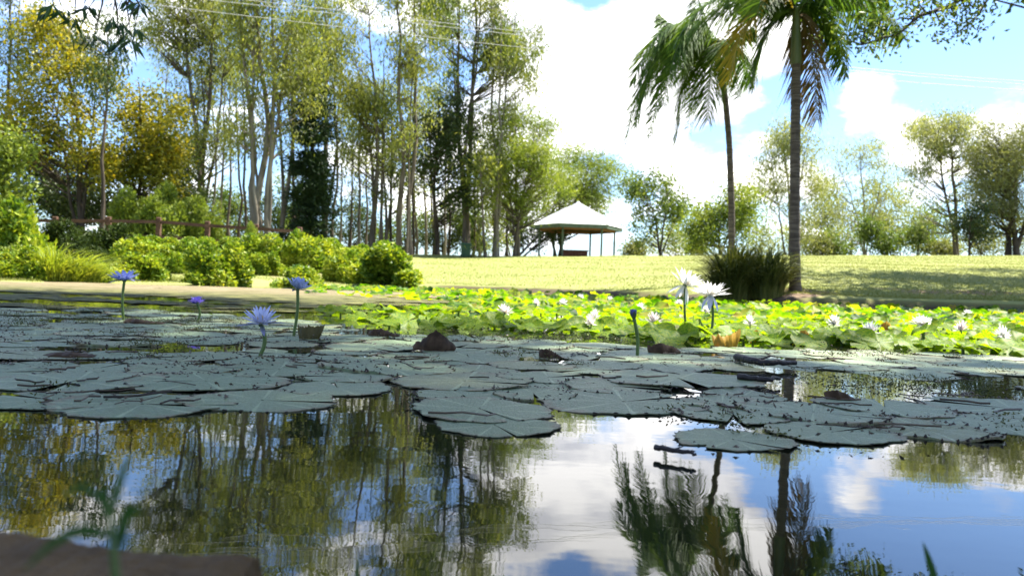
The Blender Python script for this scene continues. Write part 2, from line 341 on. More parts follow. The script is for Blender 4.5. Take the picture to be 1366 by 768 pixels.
def box(g, c, d, mi=0, rot=None, taper=1.0):
    c = np.asarray(c, float); x, y, z = np.asarray(d, float) / 2
    V = np.array([[-x, -y, -z], [x, -y, -z], [x, y, -z], [-x, y, -z], [-x * taper, -y * taper, z], [x * taper, -y * taper, z], [x * taper, y * taper, z], [-x * taper, y * taper, z]])
    if rot is not None: V = V @ np.asarray(rot).T
    g.add(V + c, [[3, 2, 1, 0], [4, 5, 6, 7], [0, 1, 5, 4], [1, 2, 6, 5], [2, 3, 7, 6], [3, 0, 4, 7]], mi)
def ribbon(g, P, Wd, side, mi=0):
    P = np.asarray(P, float); n = len(P); Wd = np.broadcast_to(Wd, (n,))[:, None]; side = np.broadcast_to(side, (n, 3))
    V = np.stack([P - side * Wd / 2, P + side * Wd / 2], 1).reshape(-1, 3); i = np.arange(n - 1) * 2
    g.add(V, np.stack([i, i + 1, i + 3, i + 2], 1), mi)

# ------------------------------------------------------------------ terrain
# profile per direction (pixel column of the view): distance -> height
PROF = [(-700, [(7, -.5), (9, -.05), (11, .03), (14, .04), (24, .5), (36, 1.55), (60, 2.9)]),
        (50, [(9, -.5), (11.3, -.03), (12.2, .02), (14, .04), (24, .5), (36, 1.6), (60, 2.9)]),
        (250, [(12, -.5), (14.5, -.03), (15.5, .02), (20, .07), (30, .95), (36, 1.7), (60, 3.0)]),
        (450, [(17, -.5), (20.6, -.05), (21.2, .04), (24, .09), (34, 1.0), (50, 1.85), (70, 2.2)]),
        (560, [(17, -.5), (20.6, -.05), (21.0, .08), (23, .12), (34, .80), (50, 1.78), (70, 2.05)]),
        (650, [(17, -.5), (20.6, -.05), (20.9, .10), (22, .14), (30, .62), (50, 1.85), (70, 2.1)]),
        (850, [(15, -.5), (17.8, -.05), (18.0, .12), (19, .16), (30, .84), (56, 2.40), (75, 2.6)]),
        (1060, [(12, -.5), (14.2, -.05), (14.45, .12), (16, .30), (25, .98), (56, 2.75), (75, 3.0)]),
        (1366, [(12, -.5), (14.2, -.05), (14.4, .10), (16, .26), (25, 1.10), (58, 3.35), (80, 3.7)]),
        (2100, [(10, -.5), (13.0, -.05), (13.4, .10), (16, .30), (25, 1.15), (58, 3.4), (80, 3.8)])]
PX = np.array([p_[0] for p_ in PROF], float)
PN = max(len(p_[1]) for p_ in PROF)
def zt(X, Y):
    X = np.asarray(X, float); Y = np.asarray(Y, float)
    u = np.clip(683 + F * X / np.maximum(Y, 4.0), PX[0], PX[-1])
    zs = np.stack([np.interp(Y, [a for a, _ in pr], [b_ for _, b_ in pr]) for _, pr in PROF], 0)
    i = np.clip(np.searchsorted(PX, u, side='right') - 1, 0, len(PX) - 2)
    tt = (u - PX[i]) / (PX[i + 1] - PX[i])
    if zs.ndim == 1: z = zs[i] * (1 - tt) + zs[i + 1] * tt
    else:
        z0 = np.take_along_axis(zs, i[None], 0)[0]; z1 = np.take_along_axis(zs, (i + 1)[None], 0)[0]
        z = z0 * (1 - tt) + z1 * tt
    near = np.interp(Y, [-8, -2.0, -.7, -.25], [.9, .35, .1, -.5])
    return np.where(Y < 4, np.maximum(near, -.5), z) + np.where(z > .15, .03 * np.sin(X * .9 + Y * .31) * np.sin(Y * .57 - X * .2), 0) * (Y > 4)
def zt1(x, y): return float(zt(np.array([x]), np.array([y]))[0])

ys = np.concatenate([np.linspace(-40, -1, 14), np.linspace(-.8, 9, 24), np.arange(9.3, 26, .16), np.arange(26, 62, .6), np.geomspace(63, 900, 30)])
us = np.linspace(-2.6, 2.6, 260)
YY = np.repeat(ys[:, None], len(us), 1); XX = us[None] * np.maximum(YY, 9.0)
ZZ = zt(XX, YY)
g = G(); nr, nc = YY.shape
ii = (np.arange(nr - 1)[:, None] * nc + np.arange(nc - 1)[None]).ravel()
g.add(np.stack([XX, YY, ZZ], -1).reshape(-1, 3), np.stack([ii, ii + 1, ii + nc + 1, ii + nc], 1))
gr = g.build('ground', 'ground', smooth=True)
px_ = 683 + F * XX / np.maximum(YY, 4)
bank = np.clip((.14 - ZZ) / .06, 0, 1)
left = np.clip((575 - px_) / 40, 0, 1) * np.clip((36 - YY) / 8, 0, 1) * np.clip((YY - 15) / 3, 0, 1)
palmbed = np.exp(-(((XX - 4.9) / 1.3) ** 2 + ((YY - 15.4) / 1.2) ** 2)) * 1.0
litter = np.exp(-(((XX - 9.5) / 3.0) ** 2 + ((YY - 16.2) / 1.0) ** 2)) * .55
ea = np.clip(np.maximum.reduce([bank * .12, left * np.clip((YY - 18) / 4, .25, 1) * .34, palmbed, litter]), 0, 1)
bank_shade = np.clip((.115 - ZZ) / .03, 0, 1) * np.clip((px_ - 560) / 40, 0, 1)
atb = gr.data.attributes.new('bank', 'FLOAT', 'POINT'); atb.data.foreach_set('value', bank_shade.astype(np.float32).ravel())
attr = gr.data.attributes.new('earth', 'FLOAT', 'POINT'); attr.data.foreach_set('value', ea.astype(np.float32).ravel())
tag(gr, 'mown yellow green lawn rising from the pond bank', 'lawn', kind='structure')

g = G(); g.add([[-60, -3, 0], [60, -3, 0], [60, 24, 0], [-60, 24, 0]], [[0, 1, 2, 3]])
tag(g.build('water', 'water'), 'dark still pond water mirroring trees and sky', 'water', kind='structure')

# short grass blades on the lawn
rng = np.random.default_rng(5)
n = 150000
D_ = 15 + 40 * rng.random(n) ** 1.7; pxs = rng.uniform(520, 1420, n)
D_[:50000] = 11.5 + 12.5 * rng.random(50000) ** 1.4; pxs[:50000] = rng.uniform(-40, 560, 50000); X_ = (pxs - 683) / F * D_
keep = (zt(X_, D_) > .11) | ((pxs < 560) & (zt(X_, D_) > .012) & (np.sin(X_ * 2.1 + np.sin(D_ * 3)) + np.sin(D_ * 2.7 + X_) > -.7)); X_, D_ = X_[keep], D_[keep]
Cg = np.stack([X_, D_, zt(X_, D_) + .01], 1); g = G()
dirs = np.stack([rng.normal(size=len(X_)) * .5, rng.normal(size=len(X_)) * .5, np.ones(len(X_))], 1)
leaves(g, rng, Cg, dirs, .035 + .0006 * D_ + np.where((X_ / D_ < -.12) & (D_ < 22), .075 * rng.random(len(D_)) ** 2, 0), .006 + .0003 * D_)
tag(g.build('grass', 'grassblade'), 'short sunlit grass of the lawn above the bank', 'grass', kind='stuff')

# ------------------------------------------------------------------ trees
LEAF = {'euc': (.25, .068, 'droop'), 'broad': (.20, .11, 'any'), 'fine': (.22, .055, 'any'), 'small': (.13, .065, 'any')}
def lobes(rng, c, R, ncl, k):
    """cluster centres: uneven lobes inside an ellipsoid"""
    lc = rng.normal(size=(k, 3)); lc = norm(lc) * (rng.random((k, 1)) ** .45)
    idx = rng.integers(0, k, ncl)
    pts = lc[idx] + rng.normal(size=(ncl, 3)) * .28
    l_ = np.linalg.norm(pts, axis=1, keepdims=True); pts = np.where(l_ > 1.05, pts / l_ * 1.05, pts)
    return c + pts * R
def tree(name, label, D, bpx, stems, crowns, mat='gum', bark='bark', leaf='euc', nl=70, rc=.55, seed=1, group=None, lsc=1.0, cat='tree', depth=1.0, lob=7, base=None, k=6, spread=.6):
    rng = np.random.default_rng(seed)
    if base is None:
        x = at(bpx, 350, D)[0]; base = np.array([x, D, zt1(x, D) - .05])
    root = empty(name, base)
    tag(root, label, cat, group)
    gt = G(); gl = G(); SP = []
    for (tx, ty, r) in stems:
        tp = at(tx, ty, D) if not isinstance(tx, tuple) else np.array(tx)
        tp = tp + np.array([0, rng.normal() * .4, 0])
        q = np.linspace(0, 1, 11)[:, None]
        b0 = base + np.array([rng.normal() * .11 * (len(stems) - 1) ** .8, rng.normal() * .2 * (len(stems) > 1), 0])
        P = b0 * (1 - q) + tp * q
        H = tp[2] - base[2]
        wob = np.cumsum(rng.normal(size=(11, 3)) * np.array([1, 1, 0]) * .0075 * H, 0); wob -= q * wob[-1]
        bow = (tp - b0) * np.array([1, 1, 0])
        P = P + wob - bow * (np.sin(q * PI) * .08)
        R = r * .92 * (1 - q[:, 0] * .78); R[0] *= 1.25
        tube(gt, P, R, 8); SP.append((P, R))
    lw, ww, mode = LEAF[leaf]
    for (cx, cy, rx, ry, ncl) in crowns:
        s_ = mpp(D); c_ = at(cx, cy, D) if not isinstance(cx, tuple) else np.array(cx)
        Rr = np.array([rx * s_, rx * s_ * depth, ry * s_]) if not isinstance(rx, tuple) else np.array(rx)
        C = lobes(rng, c_, Rr, int(ncl * 1.45), lob)
        for c in C:
            best = None
            for P, R in SP:
                hd = np.linalg.norm(P[:, :2] - c[:2], axis=1)
                cost = np.abs(P[:, 2] + hd * spread + .25 - c[2]) + hd * .35
                cost[0] += 50; cost[1] += 5
                i = int(np.argmin(cost))
                if best is None or cost[i] < best[0]: best = (cost[i], P[i], R[i])
            _, p0, r0 = best
            ln = np.linalg.norm(c - p0)
            mid = p0 * .5 + c * .5 + rng.normal(size=3) * .07 * ln + np.array([0, 0, -.05 * ln])
            qq = np.linspace(0, 1, 5)[:, None]
            P = (1 - qq) ** 2 * p0 + 2 * qq * (1 - qq) * mid + qq ** 2 * c
            rb = min(r0 * .5, .012 + .018 * ln)
            tube(gt, P, np.linspace(rb, .008, 5), 4, cap=False)
            nlf = int(nl * (.70 if leaf == 'euc' else .58) * rng.uniform(.4, 1.6)); rcl = rc * rng.uniform(.7, 1.6)
            off = rng.normal(size=(nlf, 3)) * rcl * np.array([.62, .62, .5])
            if mode == 'droop':
                dv = np.stack([rng.normal(size=nlf) * .55, rng.normal(size=nlf) * .55, -np.abs(rng.normal(size=nlf) * .5) - .45], 1)
                off[:, 2] -= .15 * rcl
            else:
                dv = rng.normal(size=(nlf, 3)) + off * .8
            sc_ = rng.uniform(.65, 1.35, nlf) * lsc
            leaves(gl, rng, c + off, dv, lw * sc_, ww * sc_)
    gt.build('trunk', bark, root, base, smooth=True)
    gl.build('crown', mat, root, base)
    return root

# golden and slim trees at the left edge
tree('golden_tree', 'tree with brown gold leaves, left of the slim dark trunk', 40, 98, [(90, 40, .2), (60, 90, .1), (130, 90, .1)],
     [(85, 95, 75, 65, 55), (95, 190, 85, 50, 45), (40, 150, 45, 70, 26)], 'gold', 'barkdark', 'broad', 120, .62, 11, group='golden leaved trees', lsc=1.05)
tree('golden_tree', 'rounder golden yellow tree right of the slim dark trunk', 42, 178, [(185, 110, .16), (215, 150, .1), (160, 150, .1)],
     [(195, 170, 45, 75, 50), (180, 235, 62, 38, 34), (215, 215, 28, 55, 18)], 'gold', 'barkdark', 'broad', 120, .6, 12, group='golden leaved trees', lsc=1.05)
tree('slim_tree', 'slim straight dark trunk in front of the golden trees', 33, 131, [(131, 40, .11)],
     [(128, 55, 40, 40, 16), (140, 120, 30, 30, 5)], 'gumdark', 'barkdark', 'euc', 60, .45, 13)
tree('gum_tree', 'sparse gum tree with dark trunk at the left edge', 46, 16, [(12, -60, .17), (30, -20, .1)], [(14, 20, 40, 80, 26), (20, 120, 40, 60, 16)], 'gumdark', 'barkdark', 'euc', 60, .6, 14)
tree('leafy_tree', 'bright green leafy tree cut by the left edge', 31, -25, [(-20, 190, .12)], [(-8, 215, 32, 45, 30), (5, 265, 30, 25, 10)], 'lime', 'barkdark', 'broad', 110, .45, 15)
tree('dark_tree', 'dense dark green tree low behind the fence', 44, 75, [(72, 200, .16), (95, 210, .12)], [(75, 250, 60, 45, 60), (120, 270, 60, 30, 30)], 'gumdark', 'barkdark', 'broad', 130, .6, 16)
tree('dark_tree', 'dark green bushy tree below the golden yellow tree', 46, 235, [(235, 200, .12)], [(245, 240, 45, 50, 34)], 'gumdark', 'barkdark', 'broad', 110, .6, 17)
# the tall gum grove
GV = 'tall gum trees of the grove'
tree('gum_tree', 'broad pale olive gum beside the golden yellow tree', 50, 268, [(240, -40, .2), (285, -60, .2), (305, 10, .12)],
     [(250, 60, 55, 75, 60), (240, 160, 35, 70, 30), (300, 40, 40, 90, 40), (290, 190, 40, 60, 18), (225, 10, 40, 60, 30), (275, -10, 50, 50, 30)], 'gum', 'bark', 'euc', 90, .75, 21, GV)
tree('gum_tree', 'multi stemmed gum with the thickest pale trunk of the grove', 42, 348, [(328, -60, .17), (348, -90, .22), (366, -60, .17), (395, -30, .11), (312, 20, .1), (340, -30, .13)],
     [(330, 20, 45, 90, 40), (375, 30, 50, 90, 50), (350, 140, 60, 60, 26), (400, 110, 25, 70, 14)], 'gum', 'barkpale', 'euc', 80, .62, 22, GV)
tree('gum_tree', 'gum with slanting twin stems between thick trunk and conifer', 45, 378, [(362, 30, .13), (410, -40, .15)],
     [(365, 60, 35, 80, 22), (412, 20, 35, 60, 22), (385, 170, 35, 60, 10)], 'gum', 'barkpale', 'euc', 70, .6, 23, GV)
tree('gum_tree', 'tall dark trunked gum rising right behind the conifer', 52, 432, [(435, -70, .22), (455, -20, .12)],
     [(435, 20, 45, 80, 46), (455, 120, 30, 70, 18)], 'gum', 'bark', 'euc', 75, .7, 24, GV)
tree('gum_tree', 'leafy gum with drooping crown right of the conifer', 48, 500, [(492, 20, .18), (470, 60, .1), (510, 70, .11)],
     [(490, 90, 45, 70, 46), (478, 200, 26, 55, 18), (508, 190, 25, 50, 14), (470, -10, 40, 50, 18)], 'gum', 'bark', 'euc', 80, .62, 25, GV)
tree('gum_tree', 'straight twin trunked gum left of the tallest crown', 44, 540, [(537, -70, .17), (552, -60, .16), (560, 10, .08)],
     [(540, 20, 45, 75, 44), (555, 80, 45, 50, 22), (540, 170, 40, 40, 10)], 'gum', 'bark', 'euc', 75, .6, 26, GV)
tree('gum_tree', 'tallest gum with dense crown above the green bin', 50, 622, [(612, -80, .17), (627, -90, .2), (642, -60, .13), (598, -20, .1)],
     [(625, 5, 62, 70, 90), (660, 75, 48, 50, 44), (600, 90, 30, 55, 22), (640, 160, 45, 40, 14)], 'green', 'bark', 'euc', 90, .62, 27, GV)
tree('gum_tree', 'open gum reaching right over the round leafy tree', 49, 662, [(668, 20, .14), (690, 0, .1), (650, -40, .12)],
     [(685, 60, 38, 60, 36), (700, 110, 22, 35, 14), (655, -10, 35, 40, 20)], 'gum', 'barkpale', 'euc', 60, .6, 28, GV)
tree('gum_tree', 'dark leafy small gum left behind the green bin', 50, 583, [(585, 130, .15), (570, 150, .09)],
     [(590, 170, 40, 45, 40), (575, 225, 40, 40, 30), (612, 240, 35, 35, 24)], 'gumdark', 'barkdark', 'broad', 100, .55, 29, GV)
tree('gum_tree', 'small pale green gum behind the last shrub', 56, 515, [(522, 160, .12)], [(525, 215, 35, 50, 30), (548, 262, 30, 32, 14)], 'gum', 'bark', 'broad', 90, .6, 30, GV)
# the round leafy trees left of the shelter
tree('round_tree', 'round yellow green tree in front of the grove end', 50, 690, [(688, 160, .16), (670, 190, .1), (712, 185, .12)],
     [(690, 190, 48, 52, 90), (672, 255, 50, 45, 52), (720, 240, 45, 48, 52)], 'lime', 'bark', 'fine', 150, .62, 31, lsc=1.05, lob=11)
tree('spreading_tree', 'wide spreading tree reaching right behind the white roof', 68, 745, [(745, 210, .2), (785, 225, .14), (715, 230, .13)],
     [(755, 232, 48, 32, 60), (800, 245, 34, 26, 40), (735, 275, 40, 32, 34), (790, 275, 40, 18, 26)], 'lime', 'barkdark', 'fine', 140, .8, 32, lsc=1.3, lob=10)
tree('leaning_tree', 'low dark tree with bent limbs behind the shelter posts', 66, 690, [(700, 270, .22), (760, 285, .12), (790, 280, .1)],
     [(700, 300, 50, 25, 40), (735, 320, 25, 18, 18), (770, 300, 20, 12, 6)], 'gumdark', 'barkdark', 'broad', 100, .6, 33)
# slim trunks scattered through the grove
slim = []
for i, (bx, Dd, ty) in enumerate([(262, 55, 90), (283, 58, 60), (296, 52, 80), (316, 56, 40), (327, 50, 70), (455, 60, 150), (468, 57, 160), (488, 60, 120), (506, 55, 100),
                                  (522, 50, 110), (556, 58, 130), (568, 55, 120), (600, 60, 150), (658, 52, 190), (640, 60, 200), (405, 58, 60), (393, 54, 40), (225, 58, 60), (272, 50, 60), (305, 54, 90), (337, 50, 40), (385, 49, 30), (447, 52, 40), (478, 50, 120), (497, 62, 100), (514, 48, 130), (530, 58, 90), (548, 51, 140), (577, 62, 100), (592, 55, 130), (630, 53, 160), (648, 47, 210), (665, 58, 220), (676, 55, 250)]):
    slim.append((bx, Dd, ty))
    tree('slender_gum', 'slender gum with a thin bare trunk among the taller gums', Dd, bx, [(bx + random.Random(i).uniform(-8, 8), ty, .11)],
         [(bx, ty + 30, 22, 45, 11), (bx, ty + 110, 20, 30, 4)], 'gum' if i % 3 else 'gumdark', ('barkdark', 'bark', 'barkpale')[i % 3], 'euc', 60, .55, 60 + i, 'slender gums of the grove', lsc=1.05)
# understorey behind the grove
for i, (cx, cy, rx, ry, Dd) in enumerate([(300, 285, 34, 32, 62), (350, 290, 40, 34, 64), (385, 265, 30, 42, 64), (465, 300, 32, 24, 66), (540, 300, 40, 28, 64), (590, 305, 40, 26, 62), (640, 298, 34, 30, 62), (20, 285, 46, 38, 58), (170, 290, 44, 24, 58)]):
    tree('understorey_tree', 'low bushy green tree filling the gap between grove trunks', Dd, cx, [(cx, cy - ry * .4, .1), (cx + 12, cy - 4, .07)],
         [(cx, cy, rx, ry, 34), (cx, cy + ry * .7, rx, ry * .4, 14)], 'gumdark' if i % 2 else 'green', 'barkdark', 'broad', 90, .6, 90 + i, 'understorey trees of the grove')
# trees right of the shelter
tree('small_tree', 'small forked open tree right of the shelter', 66, 880, [(866, 270, .12), (890, 262, .12), (905, 285, .08)],
     [(868, 258, 32, 26, 34), (895, 265, 26, 26, 22), (880, 300, 36, 26, 22)], 'green', 'barkdark', 'broad', 80, .6, 41, lsc=1.25)
tree('bushy_tree', 'dense bright green bushy tree behind the thinner palm', 58, 962, [(960, 280, .14), (985, 285, .1)],
     [(962, 300, 38, 34, 70), (975, 268, 30, 24, 24)], 'lime', 'bark', 'broad', 130, .62, 42)
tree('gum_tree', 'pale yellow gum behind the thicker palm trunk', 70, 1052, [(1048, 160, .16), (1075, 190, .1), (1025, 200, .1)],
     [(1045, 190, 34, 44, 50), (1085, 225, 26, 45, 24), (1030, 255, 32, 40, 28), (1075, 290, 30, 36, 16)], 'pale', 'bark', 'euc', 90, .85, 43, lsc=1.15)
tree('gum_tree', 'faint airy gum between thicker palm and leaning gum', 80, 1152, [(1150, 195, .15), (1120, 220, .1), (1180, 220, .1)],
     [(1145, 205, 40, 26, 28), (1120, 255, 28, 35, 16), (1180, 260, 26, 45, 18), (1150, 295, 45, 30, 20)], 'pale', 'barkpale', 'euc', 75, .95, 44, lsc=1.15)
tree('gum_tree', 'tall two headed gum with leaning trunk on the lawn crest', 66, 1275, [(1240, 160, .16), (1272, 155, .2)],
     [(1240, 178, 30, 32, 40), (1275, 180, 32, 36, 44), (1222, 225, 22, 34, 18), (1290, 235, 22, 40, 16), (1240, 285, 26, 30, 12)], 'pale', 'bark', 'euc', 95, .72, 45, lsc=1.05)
tree('olive_tree', 'massive dense olive grey tree at the right edge', 62, 1350, [(1330, 190, .25), (1375, 180, .25), (1400, 200, .2)],
     [(1330, 215, 42, 48, 90), (1395, 205, 52, 55, 80), (1345, 280, 55, 45, 70)], 'olive', 'barkdark', 'fine', 150, .75, 46, lsc=1.2, lob=12)
tree('dark_tree', 'dark green small tree beside the leaning gum trunk', 60, 1293, [(1293, 285, .1)], [(1295, 300, 24, 26, 26)], 'gumdark', 'barkdark', 'broad', 110, .55, 47)
crest = [(1118, 325, 22, 17, 'green', 'dark rounded bush under the airy gum, left of its neighbours'), (1092, 330, 18, 12, 'olive', 'small olive bush right of the thicker palm trunk'),
         (1160, 318, 14, 22, 'green', 'narrow upright dark bush between rounded bushes'), (1185, 325, 20, 18, 'green', 'mid green bush right of the narrow upright bush'),
         (1224, 312, 15, 26, 'green', 'tall tufted green bush left of the leaning gum trunk'), (1250, 330, 22, 12, 'olive', 'low olive bush at the leaning gum foot'),
         (930, 330, 14, 14, 'lime', 'small lime bush at the left of the dense bushy tree'), (850, 334, 16, 9, 'olive', 'low bush right beside the shelter')]
for i, (cx, cy, rx, ry, mt, lb) in enumerate(crest):
    tree('bush', lb, 70, cx, [(cx, cy - ry * .3, .07), (cx + 6, cy, .05)], [(cx, cy, rx, ry, 26)], mt, 'barkdark', 'broad', 80, .6, 120 + i, cat='bush', lsc=1.2, group='bushes along the lawn crest')

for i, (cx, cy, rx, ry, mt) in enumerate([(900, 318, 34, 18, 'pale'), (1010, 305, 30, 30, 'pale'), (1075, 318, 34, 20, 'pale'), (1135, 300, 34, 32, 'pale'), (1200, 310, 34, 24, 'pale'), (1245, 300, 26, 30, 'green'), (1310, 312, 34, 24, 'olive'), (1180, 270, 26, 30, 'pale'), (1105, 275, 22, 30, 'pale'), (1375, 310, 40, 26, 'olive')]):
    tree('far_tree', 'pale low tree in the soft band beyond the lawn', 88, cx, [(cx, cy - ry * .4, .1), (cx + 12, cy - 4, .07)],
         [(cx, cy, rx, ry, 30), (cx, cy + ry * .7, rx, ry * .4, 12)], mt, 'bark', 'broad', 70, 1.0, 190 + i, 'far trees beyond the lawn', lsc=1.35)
# conifer
def conifer():
    rng = np.random.default_rng(77); D = 45
    x = at(415, 310, D)[0]; base = np.array([x, D, zt1(x, D) - .05]); top = at(419, 70, D)
    root = empty('conifer', base); tag(root, 'dark layered conifer standing between pale gum trunks', 'tree')
    gt = G(); gl = G(); H = top[2] - base[2]
    q = np.linspace(0, 1, 9)[:, None]; tube(gt, base * (1 - q) + top * q, .2 * (1 - q[:, 0] * .92), 7)
    for lv in range(24):
        f = min(.99, .06 + .93 * (lv + rng.uniform(-.7, .7)) / 23); z = base[2] + H * f
        rad = (1.85 * (1 - f) ** .5 + .12) * rng.uniform(.55, 1.25)
        for b_ in range(9):
            a = rng.uniform(0, 2 * PI); r_ = rad * rng.uniform(.6, 1.1); cx = base + (top - base) * f; cx[2] = z
            d = np.array([math.cos(a), math.sin(a), -.12]); tip = cx + d * r_; tip[2] += .12 * r_
            tube(gt, np.stack([cx, cx * .5 + tip * .5 - [0, 0, .08], tip]), [.035, .02, .008], 4, cap=False)
            nn = int(60 + 70 * r_); tt = rng.random(nn)[:, None] ** .7
            C = cx * (1 - tt) + tip * tt + rng.normal(size=(nn, 3)) * np.array([.24, .24, .19]) * (.5 + r_ * .35)
            dv = d + rng.normal(size=(nn, 3)) * .55; leaves(gl, rng, C, dv, rng.uniform(.16, .34, nn), .075)
    gt.build('trunk', 'barkdark', root, base, smooth=True); gl.build('crown', 'conifer', root, base)
conifer()

# the two big trees that shade the pond from outside the frame
rng = np.random.default_rng(3)
def shade_tree(label, base, stems, crowns, seed, name='shade_tree', nl=110, rc=.85):
    r = tree(name, label, 6, 0, [(tuple(s_[0]), 0, s_[1]) for s_ in stems], [(c_[0], 0, c_[1], 0, c_[2]) for c_ in crowns], 'shade', 'bark', 'broad', nl, rc, seed, base=np.array(base, float), lsc=1.5, lob=16, k=8)
    return r
st1 = shade_tree('overhanging tree whose lance leaved twig hangs in at top left', (-6.4, 1.0, -.1), [((-7.5, 3.0, 7.6), .2), ((-6.5, 4.0, 7.2), .14)],
                 [((-7.5, 3.0, 7.6), (1.8, 1.8, 1.2), 30)], 51)
st2 = shade_tree('tall broad tree shading the near water from outside the frame', (6.6, -2.6, .2), [((4.5, 5.5, 14.5), .34), ((7.5, 5.0, 14.5), .24), ((1.0, 9.0, 14.8), .26), ((-2.5, 8.4, 14.6), .2)],
                 [((1.6, 9.1, 15.0), (3.8, 3.0, 1.3), 110), ((-2.6, 8.4, 15.0), (3.6, 4.3, 1.3), 80), ((5.4, 4.9, 14.9), (3.6, 3.0, 1.3), 120), ((8.6, 4.0, 14.8), (3.0, 2.6, 1.3), 80), ((2.8, 4.1, 14.8), (3.0, 3.0, 1.2), 70)], 52)
st3 = shade_tree('tall tree at right whose leafy limb hangs into the sky', (15.5, 16.5, .2), [((13.5, 17.5, 9.4), .3), ((17, 19, 10), .24), ((16.2, 23.6, 11.6), .2), ((20, 24.5, 11.4), .2)],
                 [((14.5, 18.2, 10.2), (3.6, 3.0, 1.2), 54), ((18.5, 20.5, 10.6), (4, 4, 1.5), 60), ((12.0, 16.8, 9.9), (2.0, 2.6, 1.0), 26), ((15.5, 24.6, 11.7), (4, 3.4, 1.0), 50), ((20.5, 25, 11.5), (4, 4, 1.4), 46)], 53, nl=80)
def hang(parent, name, P, R, tips, mat, ll, lw, seed, bark='barkdark', fine=False):
    """a limb entering the frame, with leaf sprays"""
    rng = np.random.default_rng(seed); base = np.array(parent.location)
    g = G(); P = np.asarray(P, float)
    # smooth polyline
    q = np.linspace(0, len(P) - 1, len(P) * 4); P = np.stack([np.interp(q, np.arange(len(P)), P[:, k_]) for k_ in range(3)], 1)
    tube(g, P, np.linspace(R, R * .2, len(P)), 6, 0)
    gl = G()
    for tp, n_ in tips:
        tp = np.asarray(tp, float); i = int(np.argmin(np.linalg.norm(P - tp, axis=1) - .2 * (P[:, 2] > tp[2])))
        tw = np.stack([P[i], P[i] * .5 + tp * .5 + rng.normal(size=3) * .04 + [0, 0, .05], tp]); tube(g, tw, [R * .3, R * .2, .002], 4, 0, cap=False)
        for _ in range(n_):
            if fine:
                c = tp + rng.normal(size=3) * np.array([.22, .22, .16]); d = rng.normal(size=3) + [0, 0, -.8]
            else:
                a = rng.normal() * .9; d = np.array([math.sin(a), rng.normal() * .5, -.65 - abs(rng.normal()) * .25]); d /= np.linalg.norm(d)
                c = tp + rng.normal(size=3) * .012 + d * ll * .5
            leaves(gl, rng, c[None], d[None], ll * rng.uniform(.6, 1.1), lw * rng.uniform(.8, 1.2))
    b_ = g.build('branch', bark, parent, base, smooth=True); gl.build('foliage', mat, b_, base)
D0 = 5.5
hang(st1, 'branch', [(-5.9, 1.6, 3.6), (-5.2, 4.0, 3.5), tuple(at(-30, -60, D0)), tuple(at(60, -25, D0)), tuple(at(130, -15, D0)), tuple(at(190, -8, D0))], .03,
     [(at(x_, y_, D0 + dz), n_) for x_, y_, dz, n_ in [(72, 8, 0, 7), (85, 14, .1, 8), (100, 22, 0, 7), (60, 12, .1, 5), (118, 12, .1, 6), (125, 48, 0, 6), (160, 28, 0, 9), (168, 42, .1, 9), (175, 52, 0, 8), (158, 58, .1, 8), (185, 4, 0, 9), (170, 0, .1, 8), (150, 24, 0, 6), (180, 36, .05, 5), (112, 6, 0, 5)]],
     'bamboo', .15, .024, 5)
D0 = 14.5
limb = [(15.2, 16.0, 7.4), (13.4, 15.2, 7.6), tuple(at(1420, -110, D0)), tuple(at(1345, -50, D0)), tuple(at(1270, 8, D0)), tuple(at(1225, 22, D0)), tuple(at(1200, 45, D0)), tuple(at(1150, 60, D0))]
tips = [(at(x_ , y_, D0 + (i % 3 - 1) * .25), 58) for i, (x_, y_) in enumerate([(1120, 40), (1140, 50), (1155, 40), (1160, 58), (1175, 50), (1185, 58), (1150, 30), (1190, 30), (1210, 20), (1230, 8), (1250, 14), (1240, -5), (1270, 2), (1285, 25), (1280, 12), (1300, 12), (1305, -4), (1290, 40), (1170, 20), (1205, 5), (1220, -8), (1270, 38), (1315, -15), (1265, -12)])]
hang(st3, 'branch', limb, .07, tips, 'green', .12, .05, 6, fine=True)
hang(st3, 'branch', [(13.4, 15.2, 7.6), tuple(at(1390, -60, D0)), tuple(at(1320, -5, D0)), tuple(at(1305, 20, D0)), tuple(at(1285, 38, D0)), tuple(at(1268, 50, D0))], .035, [(at(1275, 45, D0), 14), (at(1290, 35, D0), 14), (at(1312, 4, D0), 18)], 'green', .10, .035, 7, fine=True)

